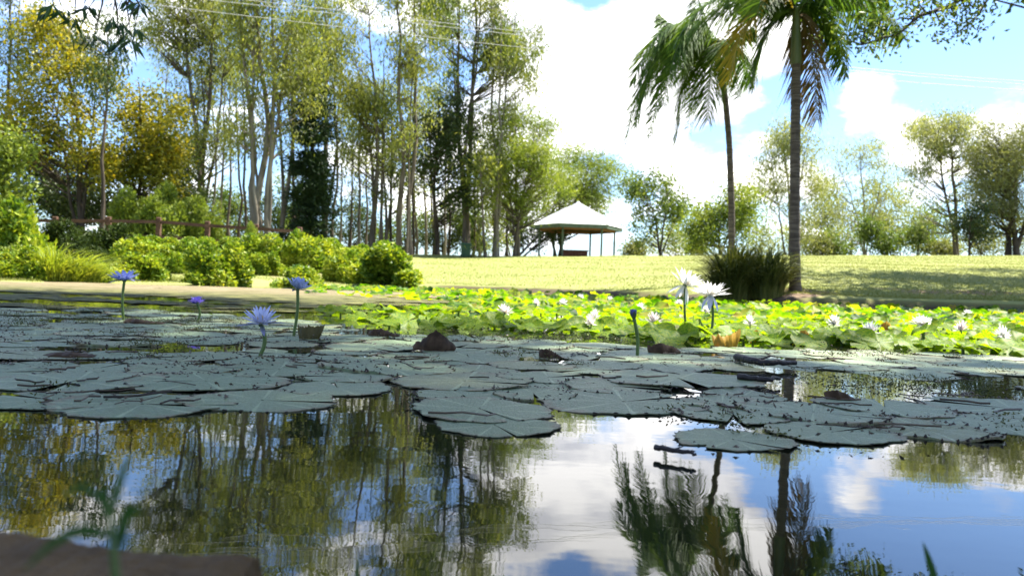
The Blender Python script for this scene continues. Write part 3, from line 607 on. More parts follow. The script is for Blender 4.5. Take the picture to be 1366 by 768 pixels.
# ------------------------------------------------------------------ palms
def frond(root, base, P0, P3, sag, mat, length_leaf, seed, wind=(0, 0, 0), up=.5):
    rng = np.random.default_rng(seed)
    P0 = np.asarray(P0, float); P3 = np.asarray(P3, float); d = P3 - P0; ln = np.linalg.norm(d)
    P1 = P0 + d * np.array([.30, .30, 0]) + np.array([0, 0, up * ln]); P2 = P0 + d * np.array([.8, .8, .2]) + np.array([0, 0, up * .75 * ln])
    q = np.linspace(0, 1, 26)[:, None]
    C = (1 - q) ** 3 * P0 + 3 * (1 - q) ** 2 * q * P1 + 3 * (1 - q) * q * q * P2 + q ** 3 * P3
    g = G(); tube(g, C, np.linspace(.022, .004, 26), 5, 0)
    T = norm(np.gradient(C, axis=0)); up_ = np.array([0, 0, 1.0])
    sd_ = norm(np.cross(T, up_) + 1e-6)
    for i in np.linspace(1.5, 25, 104):
        a = int(i); f = i - a; b_ = min(a + 1, 25); c = C[a] * (1 - f) + C[b_] * f; tt = T[a]; s0 = sd_[a]
        u = i / 25; L_ = length_leaf * (math.sin(PI * (.12 + .85 * u)) ** .6) * rng.uniform(.85, 1.1)
        for sg in (-1, 1):
            dirv = s0 * sg * .8 + tt * .55 + np.array([0, 0, .18]) + rng.normal(size=3) * .14; dirv = dirv / np.linalg.norm(dirv)
            qq = np.linspace(0, 1, 4)[:, None]
            P = c + dirv * L_ * qq + np.array([0, 0, -sag * L_]) * qq ** 1.7 + np.asarray(wind) * L_ * qq ** 1.5
            nrm = norm(np.cross(dirv, up_)) * .5 + tt * .85
            ribbon(g, P, np.array([.020, .033, .026, .003]), nrm / np.linalg.norm(nrm), 1)
    return g.build('frond', ['palmstalk', mat], root, base)
M['palmstalk'] = plain('palm_leaf_stalk', [(.05, .075, .02), (.10, .12, .03)], 5, .5)
def palm(label, D, trunk_px, r0, r1, shaft_from, fronds, seed):
    base = at(trunk_px[0][0], trunk_px[0][1], D); base[2] = zt1(base[0], D) - .06
    P = np.array([base] + [at(x_, y_, D) for x_, y_ in trunk_px[1:]])
    s_ = np.linspace(0, len(P) - 1, 60); C = np.stack([np.interp(s_, np.arange(len(P)), P[:, k_]) for k_ in range(3)], 1)
    for _ in range(6): C[1:-1] = C[:-2] * .25 + C[1:-1] * .5 + C[2:] * .25
    root = empty('palm_tree', base); tag(root, label, 'palm', 'palms on the bank')
    cut = int(60 * shaft_from); q = np.linspace(0, 1, cut)
    R = r0 + (r1 - r0) * q; R = R + .35 * r0 * np.exp(-q * 22) + .004 * np.sin(np.arange(cut) * 2.1)
    g = G(); tube(g, C[:cut], R, 14); g.build('trunk', 'palmbark', root, base, smooth=True)
    g = G(); n_ = 60 - cut + 1; q = np.linspace(0, 1, n_); tube(g, C[cut - 1:], r1 * (1.22 + .1 * np.sin(q * 3) - .55 * q), 14); g.build('crownshaft', 'shaft', root, base, smooth=True)
    top = C[-1]
    for i, (tx, ty, dd, up, mt) in enumerate(fronds):
        st = top - np.array([0, 0, .10 + .03 * (i % 4)])
        tip = at(tx, ty, D + dd)
        frond(root, base, st, tip, .55 + .25 * (i % 3), mt, .72, seed + i, wind=(-.22, .02, 0), up=up)
    return root
palm('thicker upright palm with yellow lower frond', 15.5, [(1061, 386), (1060, 300), (1061, 180), (1062, 90), (1062, 12)], .106, .088, .77,
     [(972, 108, -.3, .30, 'palmyellow'), (1004, 112, .3, .18, 'palm'), (925, 40, .6, .32, 'palm'), (900, 62, -.5, .30, 'palm'), (940, -20, 1.3, .3, 'palm'), (1090, 158, .2, .05, 'palmdead'),
      (1128, 100, .1, .28, 'palm'), (1205, 52, .5, .30, 'palm'), (1180, -10, -1.2, .3, 'palm'), (1120, 70, 1.6, .3, 'palm'), (1050, -60, 1.8, .4, 'palm'), (1220, -40, 1.0, .3, 'palm'), (1010, 20, -1.7, .3, 'palm'), (1105, -90, .4, .3, 'palm'), (985, -70, .2, .3, 'palm')], 200)
palm('thinner bent palm with fronds blown to the left', 20, [(977, 340), (976, 280), (973, 190), (967, 125), (955, 62)], .088, .07, .82,
     [(836, 188, 0, .42, 'palm'), (900, 190, .3, .30, 'palm'), (944, 160, -.2, .16, 'palm'), (850, 150, .8, .46, 'palm'), (845, 110, -.8, .4, 'palm'), (870, 70, 1.2, .35, 'palm'), (868, 180, -.6, .4, 'palm'), (885, 140, -1.4, .4, 'palm'),
      (1000, 110, .6, .3, 'palm'), (985, 130, -1.0, .25, 'palm'), (925, 150, 1.3, .3, 'palm'), (930, -20, .4, .3, 'palm'), (1005, 40, -.4, .3, 'palm'), (880, 20, .2, .3, 'palm'), (910, 105, 1.6, .4, 'palm'), (855, 135, .3, .45, 'palm'), (862, 120, 1.0, .4, 'palm'), (890, 100, -.9, .38, 'palm'), (872, 160, 1.2, .42, 'palm'), (918, 172, .8, .3, 'palm'), (848, 168, -.3, .44, 'palm')], 240)

# ------------------------------------------------------------------ strap-leaved clumps, reeds, shrubs
def blades(name, label, c, n_, h, sp, mat, wd, seed, cat='plant', group=None, droop=1.0):
    rng = np.random.default_rng(seed); c = np.asarray(c, float); g = G()
    root = None
    for _ in range(n_):
        a = rng.uniform(0, 2 * PI); rr = sp * .35 * math.sqrt(rng.random()); b0 = c + [math.cos(a) * rr, math.sin(a) * rr, -.03]
        a2 = a + rng.normal() * .5; hh = h * rng.uniform(.5, 1.08) * (1 - .4 * (rr / (sp * .35)) ** 2); out_ = sp * rng.uniform(.15, .8)
        q = np.linspace(0, 1, 7); o_ = np.array([math.cos(a2), math.sin(a2), 0])
        P = b0 + o_ * (out_ * q ** 1.5)[:, None] + np.array([0, 0, 1.0]) * (hh * (q * 1.5 - .55 * droop * q ** 2.4))[:, None] / 1.0
        w_ = wd * rng.uniform(.7, 1.3) * np.array([.7, 1, 1, .95, .8, .55, .06])
        sd_ = np.array([-o_[1], o_[0], rng.normal() * .3]); ribbon(g, P, w_, sd_ / np.linalg.norm(sd_))
    ob = g.build(name, mat, None, c); tag(ob, label, cat, group); return ob
def gpt(px, D, dz=0): x = at(px, 370, D)[0]; return np.array([x, D, zt1(x, D) + dz])
blades('strap_leaf_clump', 'dark strap leaved clump left of the thicker palm', gpt(979, 15.4), 1300, 1.62, 1.0, 'strap', .021, 301, 'shrub', 'clumps at the palm foot', 1.5)
blades('strap_leaf_clump', 'dark strap leaved clump close against the thicker palm trunk', gpt(1024, 15.1), 1000, 1.4, .82, 'strap', .021, 302, 'shrub', 'clumps at the palm foot', 1.5)
for i, (px_0, D, n_, h, sp, lb) in enumerate([(70, 13.2, 480, .86, .8, 'tall green reed clump in front of the left shrubs'), (100, 13.6, 560, .72, 1.0, 'arching yellow green reed clump near the dark shrub'), (128, 14.2, 160, .36, .5, 'small reed tuft at the shore before the dark shrub')]):
    blades('reed_clump', lb, gpt(px_0, D), n_, h, sp, 'reed', .014, 310 + i, 'reeds', 'reeds on the left shore', 1.35)

def shrub_mesh(seed, mat, n_=5200, leafL=.085, leafW=.05, stem=True):
    rng = np.random.default_rng(seed); g = G(); k_ = 13
    lc = rng.normal(size=(k_, 3)); lc[:, 2] = np.abs(lc[:, 2]); lc = norm(lc) * rng.uniform(.35, .72, (k_, 1)); lr = rng.uniform(.26, .42, k_)
    idx = rng.integers(0, k_, n_); u = norm(rng.normal(size=(n_, 3))); rad = (rng.random((n_, 1)) ** .25)
    C = lc[idx] + u * rad * lr[idx][:, None]; keep = C[:, 2] > -.02; C = C[keep]; u = u[keep]
    C = C * np.array([.5 / .82, .5 / .82, 1 / .98])
    D_ = u + rng.normal(size=C.shape) * .7 + [0, 0, .3]
    leaves(g, rng, C, D_, rng.uniform(.7, 1.3, len(C)) * leafL, rng.uniform(.7, 1.3, len(C)) * leafW)
    gs = G()
    for _ in range(14):
        i = rng.integers(0, k_); tip = lc[i] * np.array([.6, .6, 1.0]); b0 = np.array([rng.normal() * .04, rng.normal() * .04, -.03])
        tube(gs, np.stack([b0, b0 * .5 + tip * .5 + rng.normal(size=3) * .03, tip]), [.018, .012, .004], 4, 0, cap=False)
    return g, gs
SH = {}
def shrub(label, px, D, wpx, hpx, mat, seed, group='shrubs on the left bank', name='shrub'):
    key = (mat, seed % 4)
    o = empty(name, gpt(px, D, -.02)); tag(o, label, 'shrub', group)
    if key not in SH:
        g, gs = shrub_mesh(400 + seed % 4 + len(SH), mat, n_=6500 if mat == 'shrub' else 6000, leafL=.085 if mat == 'shrub' else .07, leafW=.05 if mat == 'shrub' else .034)
        f = g.build('foliage', mat, o); s_ = gs.build('stems', 'barkdark', f); SH[key] = (f.data, s_.data)
    else:
        f = bpy.data.objects.new('foliage', SH[key][0]); COL.objects.link(f); f.parent = o
        s_ = bpy.data.objects.new('stems', SH[key][1]); COL.objects.link(s_); s_.parent = f
    w_ = wpx * mpp(D); o.scale = (w_, w_ * .9, hpx * 1.12 * mpp(D)); o.scale = (o.scale[0] * .92, o.scale[1] * .92, o.scale[2]); o.rotation_euler = (0, 0, seed * 1.3)
    return o
for a in [('last yellow green shrub at the right end of the bank row', 516, 21.6, 122, 56, 'shrub', 1), ('rounded yellow shrub low in front, beside the last shrub', 462, 23.0, 75, 45, 'shrub', 2),
          ('front shrub behind the grey blue lily', 402, 18.5, 100, 44, 'shrub', 3), ('tallest yellow shrub crowning the bank row', 405, 27.0, 90, 56, 'shrub', 4),
          ('wide leafy shrub behind the pale lilac lily', 288, 16.5, 100, 62, 'shrub', 5), ('shrub below the last fence post', 238, 22, 70, 46, 'shrub', 6),
          ('low shrub right of the dark shrub at the shore', 190, 15.5, 92, 42, 'shrub', 7), ('shrub in front of the middle fence post', 190, 22, 85, 48, 'shrub', 8),
          ('shrub between fence end and tallest shrub', 345, 27, 80, 44, 'shrub', 9), 
          ('small shrub in the gap right of the bare earth', 352, 23, 60, 34, 'shrub', 11), ('shrub on the bank top behind the last shrub', 480, 28, 80, 38, 'shrub', 12),
          ('shrub close under the fence behind the low shore shrub', 215, 30, 70, 24, 'shrub', 19), ('shrub close under the fence at its second last post', 265, 30, 70, 24, 'shrub', 21), ('dark shrub under the fence left of the dark round one', 90, 29, 80, 44, 'darkshrub', 23), ('olive shrub under the fence behind the dark round one', 160, 31, 70, 24, 'hedge', 24), ('shrub under the broken fence end', 310, 31, 60, 24, 'shrub', 25), ('pale shrub beyond the rounded yellow shrub', 440, 30, 70, 36, 'shrub', 13), ('thin leafy shrub standing tall at the fence end', 335, 29, 34, 62, 'hedge', 14),
          ('large lime shrub cut by the left edge', 20, 14.6, 120, 108, 'shrub', 15), ('olive shrub low behind the reeds', 5, 14.0, 80, 50, 'hedge', 16), ('low lime shrub before the large lime one at the far left', 28, 12.9, 84, 48, 'shrub', 26), ('small lime shrub between the reed clumps', 128, 14.3, 60, 32, 'shrub', 27),
          ('dark round shrub against the fence', 142, 24.0, 96, 62, 'darkshrub', 17), ('dark low shrub at the foot of the round one', 122, 20, 60, 42, 'darkshrub', 18)]:
    shrub(*a)
for i, (px_0, w_, h_) in enumerate([(165, 75, 60), (205, 80, 66), (245, 75, 55), (275, 50, 42)]):
    shrub(['feathery light green shrub behind the first fence rail', 'tallest feathery light green shrub behind the fence', 'feathery shrub behind the last two fence posts', 'smaller feathery shrub at the fence end'][i], px_0, 38, w_, h_ + 14, 'hedge', 20 + i, 'feathery shrubs behind the fence')

# ------------------------------------------------------------------ fence
def fence():
    D = 33.0
    pxp = [-70, 2, 74, 145, 212, 277, 342, 400]; tops = [289, 290, 290, 290, 291, 296, 300, 304]
    b0 = gpt(145, D); root = empty('timber_fence', b0); tag(root, 'dark brown post and rail fence behind the shrubs', 'fence')
    prev = None
    for x_, ty in zip(pxp, tops):
        tp = at(x_, ty, D); gz = zt1(tp[0], D); g = G(); h = tp[2] - gz + .2
        box(g, [tp[0], D, gz - .2 + h / 2], [.17, .17, h]); box(g, [tp[0], D, tp[2] + .015], [.19, .19, .03], taper=.7)
        g.build('post', 'timber', root, b0)
        if prev is not None:
            for fr in (.86, .30):
                a = prev[0] * (1 - fr) + prev[1] * fr; b_ = np.array([tp[0], D, gz]) * (1 - fr) + tp * fr
                a = a + [.086, -.02, 0]; b_ = b_ + [-.086, -.02, 0]
                d = b_ - a; L_ = np.linalg.norm(d); d /= L_; up = np.array([0, 0, 1.0]); sd_ = np.cross(up, d); sd_ /= np.linalg.norm(sd_); up2 = np.cross(d, sd_)
                g = G(); box(g, (a + b_) / 2, [L_, .06, .13], rot=np.stack([d, sd_, up2], 1)); g.build('rail', 'timber', root, b0)
        prev = (np.array([tp[0], D, gz]), tp)
fence()

# ------------------------------------------------------------------ shelter, counter, bin
def shelter():
    D = 62.0; c = at(769, 342, D); gz = zt1(c[0], D); b0 = np.array([c[0], D, gz])
    root = empty('picnic_shelter', b0); tag(root, 'six sided picnic shelter with white pyramid roof', 'shelter')
    s_ = mpp(D); R = 61.5 * s_; ev = at(769, 298, D - 3)[2]; ap = at(771, 271, D)[2]; rot = math.radians(4)
    th = [rot + k_ * PI / 3 for k_ in range(6)]
    pt = lambda r_, z_, a: np.array([c[0] + r_ * math.cos(a), D + r_ * math.sin(a), z_])
    g = G()
    for i in range(6):                                             # roof sheets with a little thickness and ridge caps
        a, b_ = th[i], th[(i + 1) % 6]
        A, B, T = pt(R, ev, a), pt(R, ev, b_), np.array([c[0], D, ap]); dn = np.array([0, 0, -.05])
        g.add([A, B, T, A + dn, B + dn, T + dn], [[0, 1, 2]]); g.add([A, B, T, A + dn, B + dn, T + dn], [[5, 4, 3]]); g.add([A, B, B + dn, A + dn], [[3, 2, 1, 0]])
        tube(g, np.stack([A + [0, 0, .02], T + [0, 0, .03]]), .05, 6)
    roof = g.build('roof', 'roofmetal', root, b0)
    g = G(); tube(g, [[c[0], D, ap - .02], [c[0], D, ap + .1], [c[0], D, ap + .16]], [.16, .12, .02], 8); g.build('roof_cap', 'roofmetal', roof); roof.children[0].location = -b0
    g = G()
    for i in range(6):
        a, b_ = th[i], th[(i + 1) % 6]
        A, B = pt(R - .04, ev - .055, a), pt(R - .04, ev - .055, b_); A2, B2 = pt(R - .10, ev - .055, a), pt(R - .10, ev - .055, b_); dn = np.array([0, 0, -.26])
        g.add([A, B, B + dn, A + dn, A2, B2, B2 + dn, A2 + dn], [[3, 2, 1, 0], [4, 5, 6, 7], [0, 1, 5, 4], [2, 3, 7, 6]])
    g.build('fascia', 'greenpaint', root, b0)
    g = G()
    ring = [pt(R - .12, ev - .12, a) for a in th]; g.add(ring + [np.array([c[0], D, ap - .25])], [[i, (i + 1) % 6, 6] for i in range(6)]); g.build('ceiling', 'soffit', root, b0)
    g = G()
    for i in range(6):
        A, B = pt(R * .82, ev - .33, th[i]), pt(R * .82, ev - .33, th[(i + 1) % 6]); d = B - A; L_ = np.linalg.norm(d); d /= L_
        box(g, (A + B) / 2, [L_ - .16, .08, .2], rot=np.stack([d, np.cross([0, 0, 1], d), [0, 0, 1]], 1))
    g.build('beam', 'soffit', root, b0)
    for a in th:
        p_ = pt(R * .82, gz, a); pz = zt1(p_[0], p_[1]); g = G(); tube(g, [[p_[0], p_[1], pz - .1], [p_[0], p_[1], ev - .2]], .075, 10)
        box(g, [p_[0], p_[1], pz + .03], [.22, .22, .06]); g.build('post', 'greenpaint', root, b0)
    # counter under the roof
    x_ = at(766, 340, D)[0]; z_ = zt1(x_, D); b1 = np.array([x_, D, z_]); cr_ = empty('brick_counter', b1)
    tag(cr_, 'low reddish brown counter under the white shelter roof', 'counter')
    g = G(); box(g, [x_, D, z_ + .27], [2.0, .8, .58]); g.build('body', 'brickbrown', cr_, b1)
    g = G(); box(g, [x_, D, z_ + .60], [2.14, .92, .07]); g.build('top', 'timber', cr_, b1)
shelter()
def wheelie():
    D = 47.0; c = gpt(620.5, D); s_ = empty('wheelie_bin', c); tag(s_, 'dark green wheeled bin beside the tallest gum trunk', 'bin')
    h = (342 - 323) * mpp(D)
    g = G(); box(g, c + [0, 0, h * .47], [.50, .56, h * .86], taper=1.16)
    box(g, c + [0, 0, h * .89], [.63, .70, .06]); g.build('body', 'bin', s_, c)
    g = G(); box(g, c + [0, -.02, h * .95], [.66, .76, .07], taper=.88); box(g, c + [0, .36, h * .93], [.45, .06, .05]); g.build('lid', 'bin', s_, c)
    for sg in (-1, 1):
        g = G(); tube(g, [c + [sg * .27, .3, .1], c + [sg * .33, .3, .1]], .1, 14); g.build('wheel', 'rubber', s_, c)
wheelie()

# ------------------------------------------------------------------ power lines
for i, (pts, lb) in enumerate([([(-150, -38), (206, 7), (400, 30), (590, 52), (671, 61), (900, 84), (1138, 104), (1305, 117), (1500, 128)], 'lowest of the three pale power lines over the grove'),
                               ([(-150, -55), (271, 0), (400, 13), (610, 38), (674, 45), (900, 70), (1138, 95), (1305, 109), (1500, 121)], 'middle pale power line crossing the grove and the sky'),
                               ([(-150, -62), (271, -6), (400, 8), (610, 33), (674, 40), (900, 66), (1138, 91), (1305, 105), (1500, 117)], 'highest of the three pale power lines, close above another')]):
    P = np.array([at(x_, y_, 31 + (x_ + 150) / 1650 * 6 + .3 * i) for x_, y_ in pts])
    q = np.linspace(0, len(P) - 1, 60); P = np.stack([np.interp(q, np.arange(len(P)), P[:, k_]) for k_ in range(3)], 1)
    for _ in range(8): P[1:-1] = P[:-2] * .25 + P[1:-1] * .5 + P[2:] * .25
    g = G(); tube(g, P, .013, 6); ob = g.build('power_line', 'wire', None, P[0], smooth=True); tag(ob, lb, 'power line', 'power lines')

# ------------------------------------------------------------------ pond: scum, pads, debris
def in_shade_line(X): return 3.2 + (1.8 - X) * .88
def vnoise(x, y, seed, sc):
    r = np.random.default_rng(seed).random((64, 64)); x = np.asarray(x) * sc; y = np.asarray(y) * sc
    xi = np.floor(x).astype(int); yi = np.floor(y).astype(int); fx = x - xi; fy = y - yi; fx = fx * fx * (3 - 2 * fx); fy = fy * fy * (3 - 2 * fy)
    a = r[xi % 64, yi % 64]; b_ = r[(xi + 1) % 64, yi % 64]; c_ = r[xi % 64, (yi + 1) % 64]; d_ = r[(xi + 1) % 64, (yi + 1) % 64]
    return (a * (1 - fx) + b_ * fx) * (1 - fy) + (c_ * (1 - fx) + d_ * fx) * fy
# scum film on the far left water
gy = np.concatenate([np.arange(4.2, 9, .035), np.arange(9, 22, .10)]); gx = np.arange(-10.5, 1.5, .05)
GX, GY = np.meshgrid(gx, gy); upx = 683 + F * GX / GY
lim = np.interp(upx, [-200, 0, 150, 300, 420, 470, 560, 640, 700], [5.4, 5.2, 4.8, 4.6, 4.6, 5.0, 7.0, 8.5, 30])
fb = vnoise(GX, GY * 1.6, 1, 1.1) * .4 + vnoise(GX, GY * 1.8, 2, 4.4) * .35 + vnoise(GX, GY * 2, 3, 11) * .25
dens = np.clip((GY - lim) / 4.0, -1, 1) * .40 + fb
keepv = (dens > .52) & (GY < 13.2)
kf = keepv[:-1, :-1] & keepv[1:, :-1] & keepv[:-1, 1:] & keepv[1:, 1:]
r_, c_ = np.nonzero(kf); nc_ = len(gx); i0 = r_ * nc_ + c_
Vs = np.stack([GX, GY, .004 + .004 * vnoise(GX, GY, 7, 14)], -1).reshape(-1, 3)
fs = np.stack([i0, i0 + 1, i0 + nc_ + 1, i0 + nc_], 1); used, inv = np.unique(fs, return_inverse=True)
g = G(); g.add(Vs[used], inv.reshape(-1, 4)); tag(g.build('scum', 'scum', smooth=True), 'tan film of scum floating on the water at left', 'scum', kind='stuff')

def pad_mesh(seed):
    rng = np.random.default_rng(seed); g = G(); nth = 84; gap = rng.uniform(.03, .16)
    th = np.linspace(gap, 2 * PI - gap, nth); rr = np.array([0.02, .22, .45, .65, .8, .91, .97, 1.0])
    ph = rng.uniform(0, 6.28, 6)
    rad = 1 + .06 * np.sin(th * 2 + ph[0]) + .05 * np.sin(th * 3 + ph[1]) + .03 * np.sin(th * 7 + ph[2]) + .02 * np.sin(th * 13 + ph[3])
    nte = int(rng.integers(26, 36)); teeth = np.maximum(0, np.cos(th * nte)) ** 3 * .035
    curl = .035 * np.maximum(0, np.sin(th * rng.integers(1, 4) + ph[3])) ** 2 + .016 * np.sin(th * 5 + ph[4])
    tear = rng.random() < .3
    V = []
    for r0 in rr:
        r = rad * r0 + teeth * (r0 ** 14)
        if tear: r = r * (1 - .28 * np.exp(-((th - 3.0 - ph[5] * .3) / .12) ** 2) * r0 ** 3)
        z = curl * r0 ** 6 + .008 * r0 * np.sin(th * 8 + ph[1]) + .012 * r0 * np.sin(th * 2 + ph[2])
        V.append(np.stack([r * np.cos(th), r * np.sin(th), z], 1))
    V.append(V[-1] * np.array([.99, .99, 1]) + np.array([0, 0, -.045])); V = np.array(V); nr_ = len(rr) + 1
    ii = (np.arange(nr_ - 1)[:, None] * nth + np.arange(nth - 1)[None]).ravel()
    f = np.stack([ii, ii + nth, ii + nth + 1, ii + 1], 1)
    g.add(V.reshape(-1, 3), f, 0)
    for k_ in range(nte):                                          # dark teeth round the margin
        if rng.random() < .25: continue
        a = 2 * PI * k_ / nte
        if a < gap or a > 2 * PI - gap: continue
        j = int(np.argmin(np.abs(th - a))); c = V[-2][j]; s_ = rng.uniform(.010, .026); o_ = np.array([math.cos(a), math.sin(a), 0]); t_ = np.array([-o_[1], o_[0], 0])
        g.add([c + t_ * s_ * 1.3 - [0, 0, .02], c - t_ * s_ * 1.3 - [0, 0, .02], c - o_ * s_ * 1.8 - t_ * s_ + [0, 0, .004], c - o_ * s_ * 1.8 + t_ * s_ + [0, 0, .004], c + o_ * s_ * .8 + [0, 0, s_ * 1.9]],
              [[0, 1, 4], [1, 2, 4], [2, 3, 4], [3, 0, 4]], 1)
    return g
PADS = [pad_mesh(500 + i) for i in range(14)]
PADM = []
for i, g in enumerate(PADS):
    ob = g.build('lily_pad', ['pad', 'dark'], smooth=True); PADM.append(ob.data); bpy.data.objects.remove(ob)
rng = np.random.default_rng(21); rnd = random.Random(4)
placed = []
def pad(x, y, r, label, group='floating lily pads', var=None, tilt=0.03, z=None, rz=None):
    o = bpy.data.objects.new('lily_pad', PADM[var if var is not None else rnd.randrange(14)]); COL.objects.link(o)
    o.location = (x, y, z if z is not None else .0008 + .0028 * rnd.random()); o.scale = (r, r, r * (.34 if rnd.random() < .8 else 1.0))
    o.rotation_euler = (rnd.gauss(0, tilt), rnd.gauss(0, tilt), rz if rz is not None else rnd.uniform(0, 6.28)); tag(o, label, 'lily pad', group)
    placed.append((x, y, r)); return o
HERO = [(832, 537, 218, 'large pale pad with dark toothed front edge', .012), (905, 508, 205, 'wide pad with raised dark edge, behind the large toothed pad', .03), (640, 548, 190, 'pad with dark specks left of the large toothed pad', .02),
        (660, 568, 160, 'front pad nearest the reflected trunks', .008), (978, 588, 150, 'torn pad floating over the palm reflection', .012), (1232, 573, 165, 'front pad at right over the olive reflection', .01), (1110, 578, 170, 'folded pad between torn pad and right front pad', .012),
        (1085, 552, 180, 'pad behind the folded pad', .02), (1180, 545, 170, None, .02), (450, 518, 150, None, .01), (350, 535, 190, None, .01), (190, 540, 220, None, .008), (70, 535, 170, None, .012), (275, 510, 200, None, .016), (100, 510, 210, None, .016), (520, 492, 170, None, .016), (620, 510, 190, None, .018)]
for px_0, py_0, w_, lb, z_ in HERO:
    p_ = onwater(px_0, py_0); r_ = w_ / 2 * mpp(p_[1]); pad(p_[0], p_[1], r_, lb or 'grey green lily pad lying flat among others on the shaded water', z=max(.002, z_ * .22), tilt=.006)
Fx = [-150, 0, 60, 150, 260, 330, 450, 525, 545, 600, 680, 735, 760, 850, 950, 975, 1055, 1180, 1310, 1366, 1500]
Fy = [520, 530, 548, 553, 545, 536, 528, 514, 540, 562, 578, 562, 552, 556, 552, 600, 604, 598, 588, 572, 560]
Bx = [-150, 0, 200, 420, 470, 560, 640, 760, 900, 1060, 1366, 1500]
By = [410, 411, 414, 430, 446, 450, 452, 456, 464, 468, 476, 478]
tries = 0
while tries < 30000 and len(placed) < 298:
    tries += 1
    y = math.sqrt(rng.uniform(1.2 ** 2, 5.6 ** 2)); x = rng.uniform(-.78, .78) * y; r = rng.uniform(.085, .16)
    u, v = proj(x, y); uf, vf = proj(x, y - r * .9)
    if u < -140 or u > 1480 or vf > np.interp(u, Fx, Fy) or v < np.interp(u, Bx, By): continue
    if any((x - a) ** 2 + (y - b_) ** 2 < (.70 * (r + c_)) ** 2 for a, b_, c_ in placed): continue
    if (u > 480 and vnoise(x, y, 9, 1.6) < .20) or vnoise(x, y, 10, 3.7) < .26: continue
    pad(x, y, r, 'grey green lily pad lying flat among others on the shaded water', tilt=.008)
print('PADS', len(placed))

# litter, algae tufts between the pads
rng = np.random.default_rng(31); g = G(); ga = G(); cnt = 0
CC = []; 
n_ = 26000
y = np.sqrt(rng.uniform(1.15 ** 2, 6.0 ** 2, n_)); x = rng.uniform(-.78, .78, n_) * y
fbn = vnoise(x, y, 12, 2.6) * .55 + vnoise(x, y, 13, 9) * .45
sel = fbn > .60
x, y = x[sel], y[sel]; uv = np.array([proj(a, b_) for a, b_ in zip(x, y)])
ok = (uv[:, 1] < np.interp(uv[:, 0], Fx, Fy) + 1) & (uv[:, 1] > np.interp(uv[:, 0], Bx, By) - 12)
x, y = x[ok], y[ok]; n_ = len(x)
al = vnoise(x, y, 14, 3.1) > .52
def litter_z(k): return .012 + .012 * rng.random(k)
xl, yl = x[~al], y[~al]; dv = np.stack([rng.normal(size=len(xl)), rng.normal(size=len(xl)), rng.normal(size=len(xl)) * .25], 1)
leaves(g, rng, np.stack([xl, yl, litter_z(len(xl))], 1), dv, rng.uniform(.003, .012, len(xl)), rng.uniform(.002, .006, len(xl)))
# dark lumps caught along the pad margins
lump = np.array([[1, 0, 0], [0, 1, 0], [-1, 0, 0], [0, -1, 0], [0, 0, 1]], float); lf = [[0, 1, 4], [1, 2, 4], [2, 3, 4], [3, 0, 4]]
for (a_, b_, c_) in placed:
    for _ in range((rng.integers(1, 4) if vnoise(a_, b_, 17, 1.3) > .55 else rng.integers(0, 2))):
        t0 = rng.uniform(0, 6.28); m_ = rng.integers(4, 16); tt = t0 + np.linspace(0, rng.uniform(.3, 1.3), m_)
        for q_ in tt:
            rr_ = c_ * rng.normal(.99, .035); k_ = rng.uniform(.0015, .0042); V_ = lump * k_ * rng.uniform(.6, 1.4, 3) * [1, 1, .8]
            g.add(V_ + [a_ + rr_ * math.cos(q_), b_ + rr_ * math.sin(q_), .003 + .004 * rng.random()], lf)
for _ in range(110):
    v_ = rng.uniform(430, 575); u_ = rng.uniform(0, 1366)
    if v_ > np.interp(u_, Fx, Fy) - 6 or v_ < np.interp(u_, Bx, By): continue
    p_ = onwater(u_, v_); a_ = rng.uniform(0, PI); ln_ = rng.uniform(.03, .12); q_ = np.linspace(-.5, .5, 5)[:, None]
    tube(g, p_ + np.array([math.cos(a_), math.sin(a_), 0]) * ln_ * q_ + rng.normal(size=(5, 3)) * [.004, .004, .001] + [0, 0, .007], rng.uniform(.0009, .0022), 4, cap=False)
xa, ya = x[al], y[al]
for rep in range(7):
    dv = np.stack([rng.normal(size=len(xa)), rng.normal(size=len(xa)), rng.normal(size=len(xa)) * .6 + .3], 1)
    leaves(ga, rng, np.stack([xa + rng.normal(size=len(xa)) * .010, ya + rng.normal(size=len(xa)) * .010, .004 + .016 * rng.random(len(xa)) ** 1.5], 1), dv, rng.uniform(.004, .011, len(xa)), .0032)
tag(g.build('litter', 'bits'), 'dark flecks of plant litter strewn over the pads', 'litter', kind='stuff')
tag(ga.build('algae', 'algae'), 'olive tufts of algae between the pads', 'algae', kind='stuff')

